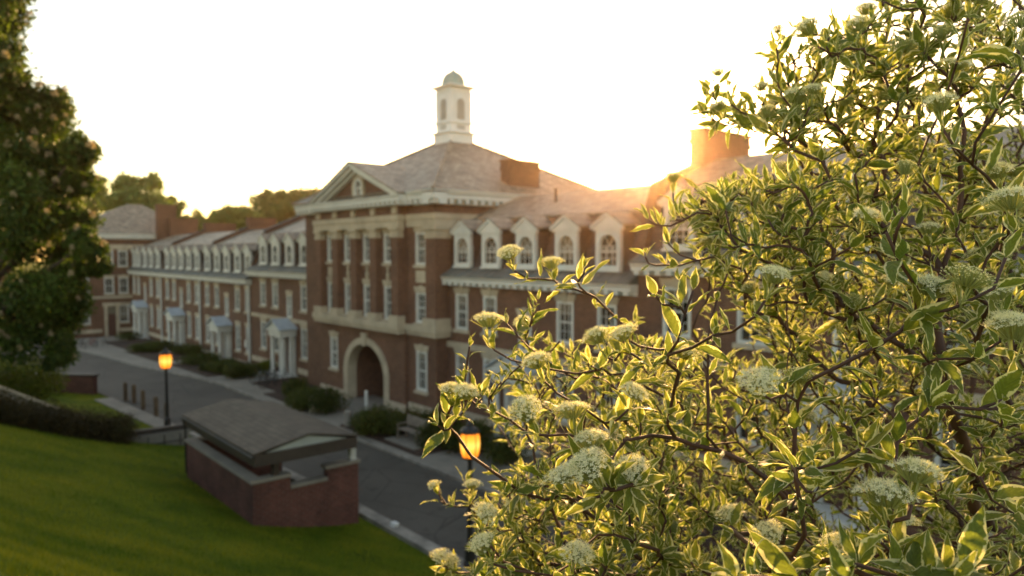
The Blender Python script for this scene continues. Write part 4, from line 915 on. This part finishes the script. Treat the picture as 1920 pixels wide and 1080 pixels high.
def blossom_mesh():
    C, D = [], []
    for k in range(46):
        t = random.random(); a = random.uniform(0, 6.28); r = .12 * math.sqrt(max(0, 1 - (1.5*t - .5)**2)) * random.uniform(.5, 1) + .01; C.append((r*math.cos(a), r*math.sin(a), t*.22)); D.append((math.cos(a), math.sin(a), .3))
    C = np.array(C); n = len(C); d = rng.normal(size=(n, 3)); d /= np.linalg.norm(d, axis=1)[:, None]; b = np.cross(d, np.array(D)); b /= np.linalg.norm(b, axis=1)[:, None] + 1e-9
    V = np.stack([C - d*.035, C + b*.03, C + d*.035, C - b*.03], 1).reshape(-1, 3)
    return nmesh('blossom', V, np.arange(n*4), 4, M['blossom'], False, attr=np.repeat(rng.random(n), 4))
bm_ = [blossom_mesh() for _ in range(3)]
camv = -np.array(base) * 0; allq = np.concatenate(cls); allq = allq[rng.permutation(len(allq))[:60000]]
dd_ = allq @ FWD; qx = 960 + 1333 * (allq @ RGT) / dd_; qy = 473 - 1333 * allq[:, 2] / dd_
cnt = 0; seen = set()
for i in np.argsort(dd_):                      # flower candles stand on the outside of the crown
    cell = (int((qx[i] + 9*math.sin(qy[i]/31)) // 20), int((qy[i] + 13*math.sin(qx[i]/17)) // 27))
    if cell in seen or not (-30 < qx[i] < 215 and -20 < qy[i] < 700): continue
    seen.add(cell)
    if rng.random() < .68: continue
    p = allq[i] - FWD * .10 + rng.normal(size=3) * .1
    o = link('blossom', bm_[cnt % 3], chest, tuple(p - base), random.uniform(0, 6)); o.scale = (random.uniform(.75, 1.35),) * 3; cnt += 1
    if cnt >= 96: break

def far_tree(px, ybase, d, lob, mat, label, leaf=.55, per=1300, tr=.4):
    per = int(per * 2.8); leaf *= .85
    L = []
    for x, y, r in lob: dd = d + random.uniform(-2, 2); L.append((at(x, y, dd), np.array((r, r, r*.9)) * 1.12 * d / 1333))
    b0 = at(px, ybase, d); b0[2] = -9.6; return tree(b0, L, mat, label, leaf, per, 'background_tree', 'trees behind the terrace', tr, sub=16)
far_tree(255, 470, 104, [(245, 345, 30), (285, 345, 22), (265, 375, 36), (225, 372, 30), (300, 390, 30), (255, 410, 36)], M['farleaf_pale'], 'rounded tall tree above the end block roof, beside the chestnut', .5, 1500)
far_tree(165, 470, 108, [(150, 345, 30), (185, 350, 22), (160, 395, 40), (120, 380, 34), (195, 385, 26)], M['farleaf_pale'], 'leafy tree just right of the chestnut, left of the rounded tall one', .5, 1400)
far_tree(325, 470, 112, [(325, 395, 24), (345, 415, 22), (305, 405, 22), (322, 380, 14)], M['farleaf_pale'], 'tree right behind the tall chimney of the end block', .5, 1000)
far_tree(390, 470, 140, [(375, 415, 22), (395, 420, 22), (412, 410, 20), (360, 422, 18), (380, 436, 26), (405, 438, 26)], M['farleaf_pale'], 'low distant pale tree at the dip of the skyline', .6, 900)
far_tree(440, 470, 125, [(430, 404, 26), (455, 405, 24), (475, 412, 26), (440, 428, 32), (475, 432, 28)], M['farleaf_pale'], 'yellow-green tree in front of the broad dark one', .55, 1200)
far_tree(540, 470, 140, [(500, 378, 26), (530, 372, 24), (560, 374, 26), (590, 372, 24), (520, 400, 34), (565, 400, 34), (605, 385, 28), (545, 425, 34), (540, 392, 40), (500, 415, 34), (585, 395, 36)], M['farleaf'], 'broad darker tree between the far chimney and the pediment', .6, 1300)

# grass blades on the bank
def blades(n=90000):
    P = []
    while len(P) < n:
        q = np.stack([rng.uniform(-38, -6, 60000), rng.uniform(-4, 11.2, 60000), np.zeros(60000)], 1)
        d = q @ FWD; x = 960 + 1333 * (q @ RGT) / np.maximum(d, .1)
        keep = (d > 6) & (x > -60) & (x < 1150) & (rng.random(len(q)) < (14.0 / np.maximum(d, 6)) ** 1.4)
        keep &= ~((q[:, 0] > -25.7) & (q[:, 0] < -19.5) & (q[:, 1] > 7.3))
        P += [tuple(v) for v in q[keep]]
    P = np.array(P[:n]); P[:, 2] = [terrain(x, y) - .012 for x, y, _ in P]
    keep = np.array([y < near_edge(x) - .5 for x, y, _ in P]); P = P[keep]; n = len(P)
    a = rng.uniform(0, 6.28, n); s = np.stack([np.cos(a), np.sin(a), np.zeros(n)], 1) * rng.uniform(.006, .013, n)[:, None]
    tip = np.stack([rng.normal(size=n)*.03, rng.normal(size=n)*.03, rng.uniform(.05, .11, n)], 1)
    V = np.stack([P - s, P + s, P + tip], 1).reshape(-1, 3)
    patch = .5 + .35*np.sin(P[:, 0]*.9 + 2*np.sin(P[:, 1]*.7)) * np.sin(P[:, 1]*1.1 + P[:, 0]*.3); t = np.clip(patch + .28*np.sin(P[:, 0]*2.3 - P[:, 1]*1.7 + 1.3*np.sin(P[:, 1]*2.1)) + rng.normal(size=n)*.2, 0, 1)
    o = bpy.data.objects.new('grass', nmesh('grass', V, np.arange(n*3), 3, M['blade'], False, attr=np.repeat(t, 3))); COL.objects.link(o)
    tag(o, 'short mown grass on the sloping bank', 'grass', kind='stuff')
blades()

# ------------------------------------------------------------------ the flowering dogwood in the foreground
def left_limit(y):
    pts = [(-60, 1640), (0, 1600), (60, 1560), (140, 1520), (230, 1500), (290, 1500), (320, 1330), (380, 1270), (440, 1290), (500, 1330), (560, 1250), (610, 1090), (650, 960), (700, 900), (760, 880), (800, 930), (860, 960), (910, 930), (960, 900), (1010, 920), (1100, 880)]
    return float(np.interp(y, [p[0] for p in pts], [p[1] for p in pts]))
def dogwood():
    rs = np.random.default_rng(5)
    root_p = at(1690, 2300, 2.35); root_p[2] = terrain(root_p[0], root_p[1]) - .05
    root = thing('dogwood_shrub', 'big variegated dogwood with cream-edged leaves and white flower heads, right foreground', 'shrub', tuple(root_p))
    # shoots seen one by one in the picture: px, py, distance, flower size (0 = leafy tip)
    H = [(916,612,1.6,1),(985,615,1.85,.9),(965,478,1.55,1),(1040,497,1.6,.8),(1095,480,1.45,0),(1022,684,1.4,.9),(1012,780,1.2,1.1),(1080,783,1.2,1.1),(845,735,1.55,1),(868,745,1.5,.9),
         (1140,637,1.35,1),(1187,630,1.35,.9),(1275,665,1.35,.9),(1435,700,1.1,1),(1500,715,1.15,1),(1435,522,1.1,1),(1115,840,1.15,1),(1085,895,1.1,1),(1135,880,1.1,1.1),(1190,885,1.2,1),(1610,408,1.4,.9),
         (1720,545,1.05,1),(1800,527,1.0,1.1),(1760,208,1.25,1.1),(1900,100,1.2,1),(1890,50,1.25,1),(1903,388,1.05,1),(1680,955,.92,1),(1720,905,.92,1.1),(1905,635,1.0,1),(1885,555,1.3,1),(1880,605,1.3,.9),
         (1740,432,1.5,.9),(1580,1018,1.05,.7),(1455,1003,1.25,.9),(1385,973,1.5,.9),(1075,1045,1.3,.9),(925,1035,1.35,1),(900,970,1.45,1),(830,1050,2.0,1),(850,1062,2.05,1),(962,952,1.8,.9),(820,912,2.2,.8),(885,918,2.2,.9),
         (1350,415,1.9,1),(1325,405,1.9,.8),(1600,560,1.6,.9),(1553,523,1.6,.8),(1770,132,1.5,1),(1675,95,1.7,1),(1612,35,1.9,.9),(1520,100,2.0,.8),(1800,8,1.4,1),(1870,328,1.3,.9),(1180,735,1.3,.8),(1545,66,2.1,.6),
         (1340,140,1.9,.7),(1452,195,1.85,.7),(1455,60,1.85,.6),(1330,150,1.9,0),(1420,190,1.85,0),(1370,200,1.9,0),(1460,88,1.85,0),(1520,130,2.1,0),(1500,160,2.1,0),(1560,40,2.0,0),(1480,45,2.2,0),(1650,25,1.9,0),(1590,60,1.9,0),(1440,125,2.2,0),(1520,270,1.9,.6),(1500,245,2.0,0),
         (1215,385,1.7,0),(1240,400,1.8,0),(1260,340,2.0,.8),(1300,330,2.0,0),(1330,350,1.9,.8),(1380,330,1.9,0),(1230,520,1.25,0),(1300,510,1.3,0),(1340,590,1.2,0),(1250,470,1.75,0),(1210,455,1.7,0),(1660,390,1.0,0),(1690,360,.98,0),
         (870,690,1.55,0),(880,620,1.55,0),(950,580,1.7,0),(1000,560,1.75,0),(1010,545,1.8,0),(940,690,1.65,0),(820,770,1.5,0),(855,790,1.6,0),(870,890,2.3,0),(820,905,2.2,0),(850,935,2.2,0),(905,1000,1.7,0),(1190,880,1.2,0),
         (1530,880,.95,0),(1500,840,1.0,0),(1440,1040,.85,0),(1600,1060,.8,0),(1760,1050,.85,0),(1850,1010,.85,0),(1800,1060,.8,0),(1700,1040,.85,0),(1390,1050,.82,0),(1660,970,.9,0),(1880,720,.95,0),(1850,860,1.2,0),(1620,800,1.0,0),(1750,720,1.0,0),(1690,790,1.0,0)]
    tips = [(px, py, d, f) for px, py, d, f in H]
    while len(tips) < 1150:
        y = rs.uniform(-60, 1160); x0 = left_limit(y); x = x0 + (2010 - x0) * rs.random() ** .9
        depth_in = min(1, (x - x0) / 380)
        if y < 290 and rs.random() > .30 + .75*sst(1500, 1900, x): continue
        if 500 < y < 620 and x < 1400 and rs.random() > .3: continue
        near = 2.05 - .95*sst(1000, 1650, x) + (.25 if y < 300 else 0) - .15*sst(700, 1080, y)*sst(1100, 1500, x)
        d = near + .30 + rs.random() * (.35 + 1.9*depth_in)
        if 812 < x < 945 and 765 < y < 880: continue
        tips.append((x, y, d, rs.uniform(.75, 1.05) if rs.random() < .12 else 0))
    for n_, (xa, xb, ya, yb, da, db) in ((70, (1470, 1720, 20, 290, 1.75, 2.4)), (55, (1440, 1610, 40, 235, 1.6, 2.0)), (12, (1315, 1450, 150, 215, 1.75, 2.0)), (85, (1260, 1560, 300, 490, 1.5, 2.2)), (250, (860, 1320, 620, 1090, 1.5, 2.35)), (80, (830, 1010, 905, 1090, 1.7, 2.35))):
        for _ in range(n_):
            x, y = rs.uniform(xa, xb), rs.uniform(ya, yb)
            if (x < left_limit(y) - 10 and n_ not in (12, 55)) or (812 < x < 945 and 765 < y < 880): continue
            tips.append((x, y, rs.uniform(da, db), rs.uniform(.7, 1) if rs.random() < .05 else 0))
    while len(tips) < 2600:                            # the deep inside of the shrub
        y = rs.uniform(300, 1130); x0 = max(1180, left_limit(y) + 130); x = rs.uniform(x0, 2000)
        if 480 < y < 640 and x < 1420: continue
        tips.append((x, y, rs.uniform(1.75, 3.5), 0))
    pos = np.array([at(x, y, d) for x, y, d, f in tips])
    # ------ branching: every shoot grows off the framework already built nearer the root
    guide = [(1850,1500,2.3),(1830,1100,1.95),(1835,880,1.75),(1790,760,1.65),(1760,620,1.7),(1790,420,1.8),(1800,250,1.75),(1600,1500,2.2),(1600,1180,1.8),(1480,1000,1.6),(1400,870,1.5),(1270,825,1.45),(1150,815,1.4),(1500,840,1.55),(1640,850,1.45),(1700,800,1.4),(1560,930,1.5),(1420,1010,1.55),(1250,1060,1.6),(1080,1070,1.7),(960,1040,1.9),(1480,620,1.7),(1490,480,1.8),(1330,680,1.5),(1200,650,1.5),(1160,600,1.55),(1100,550,1.55),(1050,640,1.65),(960,700,1.7),(900,760,1.7),(1600,420,1.85),(1560,250,2.0),(1500,220,2.1),(1400,222,2.3),(1650,300,1.8),(1000,840,1.75),(1080,850,1.6),(1350,540,1.6),(1400,420,1.9),(1300,400,2.0)]
    G_ = np.array([at(*g) for g in guide])
    nodes = [root_p.copy()]; par = [-1]; plen = [0.0]; tdir = [np.array([0, 0, 1.0])]
    edges = []; weight = {}
    def attach(p, is_tip, lift=.35):
        A = np.array(nodes); D = np.linalg.norm(A - p, axis=1); up = np.maximum(0, A[:, 2] - p[2])
        cost = D + .30*np.array(plen) + .6*up + (D < .04)*5
        j = int(np.argmin(cost)); a = nodes[j]; L = D[j]; td = tdir[j]
        c1 = a + td * L * .35 + np.array([0, 0, -.02*L]); c2 = p - (np.array([0, 0, 1.0]) * lift * L + (p - a) * .15)*.6
        m = max(3, int(L / .045)); last = j
        for k in range(1, m + 1):
            t = k / m; q = (1-t)**3*a + 3*(1-t)**2*t*c1 + 3*(1-t)*t*t*c2 + t**3*p
            if k < m: q = q + rs.normal(size=3) * .004
            nodes.append(q); par.append(last); dv = q - nodes[last]; l = np.linalg.norm(dv); plen.append(plen[last] + l); tdir.append(dv / (l + 1e-9)); last = len(nodes) - 1
        return last
    order = np.argsort(np.linalg.norm(G_ - root_p, axis=1))
    for i in order: attach(G_[i], False, .15)
    ends = {}
    for i in np.argsort(np.linalg.norm(pos - root_p, axis=1)): ends[i] = attach(pos[i] - np.array([0, 0, .035]), True)
    nn = len(nodes); P = np.array(nodes); W = np.zeros(nn)
    for e in ends.values(): W[e] += 1
    for i in range(nn - 1, 0, -1): W[par[i]] += W[i]
    rad = np.minimum(.0015 + .00078*np.maximum(W, .3) ** .50, .017)
    kids = {}
    for i in range(1, nn): kids.setdefault(par[i], []).append(i)
    mb = MB(); stack = [(0, -1)]; chains = []
    starts = [(k, 0) for k in kids.get(0, [])]
    while starts:
        i, p = starts.pop(); ch = [p, i]
        while i in kids:
            ks = sorted(kids[i], key=lambda k: -W[k])
            for k in ks[1:]: starts.append((k, i))
            i = ks[0]; ch.append(i)
        chains.append(ch)
    for ch in chains:
        r_ = [rad[k] for k in ch]; r_[0] = min(r_[0], r_[1]*1.15)
        mb.tube([P[k] for k in ch], r_, 6)
    v = MB(); v.v = mb.v; v.f = mb.f; v.m = mb.m; v.build('stems', M['dogstem'], root, smooth=True)
    # ------ leaves in opposite pairs below each tip
    Lp, La, Ln, LL, tone = [], [], [], [], []
    fl = []
    def leaf(p, a, n_, L, t):
        c_ = p + a*L*.6; dp = c_ @ FWD
        if 838 < 960 + 1333*(c_ @ RGT)/dp < 926 and 792 < 473 - 1333*c_[2]/dp < 874: return      # a gap between the sprays here
        Lp.append(p); La.append(a); Ln.append(n_); LL.append(L); tone.append(t)
    zup = np.array([0, 0, 1.0])
    for i, (px, py, d, f) in enumerate(tips):
        e = ends[i]; back = []; k = e; s_ = 0
        while k > 0 and s_ < .30: back.append((s_, P[k], tdir[k])); s_ += np.linalg.norm(P[k] - P[par[k]]); k = par[k]
        S = np.array([b[0] for b in back]); ax = tdir[e]*.6 + zup*.7 + rs.normal(size=3)*.18; ax /= np.linalg.norm(ax)
        rnd = rs.uniform(0, 6.28); tn = rs.random()
        size = rs.uniform(.64, 1.0) if i >= len(H) else rs.uniform(.82, 1.14) * (1.0 if d < 1.35 else .88)
        sched = [(-.012, 14, .034), (.0, 28, .052), (.022, 40, .070), (.058, 54, .076), (.105, 66, .070), (.16, 76, .062), (.22, 84, .055)]
        if f: sched = sched[1:]
        for j, (s0, ang, L) in enumerate(sched):
            if j > 3 and rs.random() < .35: continue
            if s0 <= 0: q = P[e] + ax * (-s0 if not f else 0); t_ = ax
            else:
                m = min(int(np.searchsorted(S, s0)), len(back) - 1); q, t_ = back[m][1], back[m][2]; t_ = t_*.75 + zup*.35; t_ /= np.linalg.norm(t_)
            b1 = np.cross(t_, np.array([.36, .48, .8])); b1 /= np.linalg.norm(b1); b2 = np.cross(t_, b1)
            ph = rnd + j * 1.571
            for sgn in (0, math.pi):
                if rs.random() < .06 + .05*j: continue
                w = ph + sgn + rs.normal()*.25; o_ = b1*math.cos(w) + b2*math.sin(w); aa = R(ang + rs.normal()*12)
                a = t_*math.cos(aa) + o_*math.sin(aa); n_ = t_*math.sin(aa) - o_*math.cos(aa)
                n_ = n_ + zup*.25; n_ -= a*np.dot(a, n_); n_ /= np.linalg.norm(n_)
                leaf(q + o_*.002, a, n_, L*size*rs.uniform(.62, 1.22), np.clip(tn*.55 + rs.random()*.45 + (.2 if j < 2 else 0), 0, 1))
        if f: fl.append((P[e], ax, f * rs.uniform(.9, 1.1), i))
    Lp, La, Ln, LL, tone = map(np.array, (Lp, La, Ln, LL, tone)); n = len(Lp); Sd = np.cross(La, Ln)
    nv, nu = 9, 5; v = np.linspace(0, 1, nv); u = np.linspace(-1, 1, nu)
    prof = np.sin(np.pi * v ** .78) ** .9 * (1 - .35*v**2); prof[0] = .05; prof[-1] = 0.0; prof /= prof.max()
    curl = rs.normal(.40, .55, n); fold = rs.uniform(.10, .55, n); wav = rs.uniform(.02, .13, n); wp = rs.uniform(0, 6.28, n); wf = rs.uniform(9, 16, n); wid = rs.uniform(.135, .215, n); bend = rs.normal(0, .10, n); twist = rs.normal(0, .55, n)
    pet = .07
    V = np.zeros((n, nv, nu, 3)); 
    for i, vv in enumerate(v):
        ang = curl * vv; along = np.sin(np.clip(ang, -2, 2)) / np.where(abs(curl) < .02, .02, curl) * np.where(abs(curl) < .02, 0, 1) + np.where(abs(curl) < .02, vv, 0); drop = -(1 - np.cos(ang)) / np.where(abs(curl) < .02, 1e9, curl)
        tw = twist * vv
        for j, uu in enumerate(u):
            h = wid * prof[i] * uu; ripple = wav * abs(uu) ** 1.5 * np.sin(wf * vv + wp + (uu > 0) * 1.3) * .6; lift = fold * abs(h) + ripple * .5
            hx = h * np.cos(tw) - lift * np.sin(tw); hz = h * np.sin(tw) + lift * np.cos(tw)
            hx = hx * (1 - .2*fold)
            V[:, i, j] = Lp + LL[:, None] * (La * (pet + along)[:, None] + Ln * (drop + hz)[:, None] + Sd * (hx + bend * vv * vv)[:, None])
    uv = np.zeros((nv, nu, 2)); uv[..., 0] = (u[None] + 1) / 2; uv[..., 1] = v[:, None]
    f0 = np.array([[i*nu+j, i*nu+j+1, (i+1)*nu+j+1, (i+1)*nu+j] for i in range(nv-1) for j in range(nu-1)]).ravel()
    F = (f0[None] + (np.arange(n) * nv * nu)[:, None]).ravel()
    me = nmesh('foliage', V.reshape(-1, 3) - root_p, F, 4, M['dogleaf'], True, uv=np.tile(uv.reshape(-1, 2), (n, 1)), attr=np.repeat(tone, nv*nu))
    o = bpy.data.objects.new('foliage', me); COL.objects.link(o); o.parent = root
    # ------ flower heads: domed clusters of tiny four-petalled florets
    def head(bud=False):
        m = 150; fl_, ph_, ht_ = rs.uniform(.10, .30), rs.uniform(0, 6), rs.uniform(.006, .017); Vv, Ff, mi, tt = [], [], [], []
        def quad(a, b, c, d, k, t): bb = len(Vv); Vv.extend([a, b, c, d]); Ff.extend([bb, bb+1, bb+2, bb+3]); mi.append(k); tt.extend([t]*4)
        for k in range(m):
            q = (k + .5) / m; r = math.sqrt(q) * .030; a = k * 2.39996 + rs.normal()*.12; r *= 1 + fl_*math.sin(3*a + ph_)*q
            c = np.array([r*math.cos(a)*rs.uniform(.9, 1.1), r*math.sin(a)*rs.uniform(.9, 1.1), .030 + ht_*(1 - q**1.2) + rs.normal()*.0016 - .006*q*q])
            nrm = np.array([c[0]*22, c[1]*22, 1.0]) + rs.normal(size=3)*.25; nrm /= np.linalg.norm(nrm); x = np.cross(nrm, rs.normal(size=3)); x /= np.linalg.norm(x); y = np.cross(nrm, x); s = rs.uniform(.0028, .0040) * (.55 if bud else 1); t = rs.uniform(.2, 1)
            for w in range(4):
                dw = x*math.cos(w*1.571) + y*math.sin(w*1.571); sw = np.cross(nrm, dw)
                lf = nrm*(.0022 if bud else 0); quad(c, c + dw*s*.55 + sw*s*.30 - nrm*.0002 + lf*.5, c + dw*s*(.35 if bud else 1.05) + nrm*.0004*rs.normal() + lf, c + dw*s*.55 - sw*s*.30 - nrm*.0002 + lf*.5, 0, t)
                if bud: continue
                st = c + nrm*.0042 + (dw + sw)*.0022; quad(c, c + sw*.00035, st + sw*.00035, st, 0, .9); g = .0007; quad(st - dw*g, st + sw*g, st + dw*g, st - sw*g, 0, .6)
            stem = np.array([c[0]*.35, c[1]*.35, .010]); pr = y*.0006; quad(stem - pr, stem + pr, c + pr, c - pr, 1, rs.random())
        for w in range(5):                               # main rays of the cyme and the peduncle
            a = w*1.2566; e_ = np.array([math.cos(a)*.012, math.sin(a)*.012, .012]); b_ = np.array([0, 0, -.028]); pr = np.array([-math.sin(a), math.cos(a), 0])*.0011; quad(b_ - pr, b_ + pr, e_ + pr, e_ - pr, 1, .5)
        return nmesh('flower_head', np.array(Vv), np.array(Ff), 4, [M['petal'], M['pedicel']], False, midx=mi, attr=tt)
    hm = [head(k == 3) for k in range(9)]
    vis = sorted(fl, key=lambda q: (q[3] >= len(H), np.dot(q[0], FWD)))
    for k, (p, ax, s, i) in enumerate(vis):
        if k >= 99: break
        o = bpy.data.objects.new('flower_head', hm[int(rs.integers(9))]); COL.objects.link(o); o.parent = root; o.location = tuple(p + ax*.022 - root_p)
        qn = Vector(ax + zup*.4).to_track_quat('Z', 'Y'); o.rotation_mode = 'QUATERNION'; o.rotation_quaternion = qn; o.scale = (s*rs.uniform(.8, 1.15), s*rs.uniform(.8, 1.15), s*rs.uniform(.8, 1.1))
    return n
dogwood()

# ------------------------------------------------------------------ thin haze volume, added and tinted for the glow around the sun
hz = MB(); hz.box(-190, 40, -30, 170, -12, 22); hm, nt, n_, l_, b_ = nodes_of('sun_glow_haze'); nt.nodes.remove(b_)
vol = N(nt, 'ShaderNodeVolumePrincipled'); vol.inputs['Color'].default_value = (1.0, 0.66, 0.38, 1); vol.inputs['Density'].default_value = 0.00034; vol.inputs['Anisotropy'].default_value = 0.925
l_.new(vol.outputs[0], n_['Material Output'].inputs['Volume'])
ho = hz.build('haze', hm); ho['kind'] = 'stuff'; ho['label'] = 'thin golden haze over the road and terrace, added for the glow around the sun'
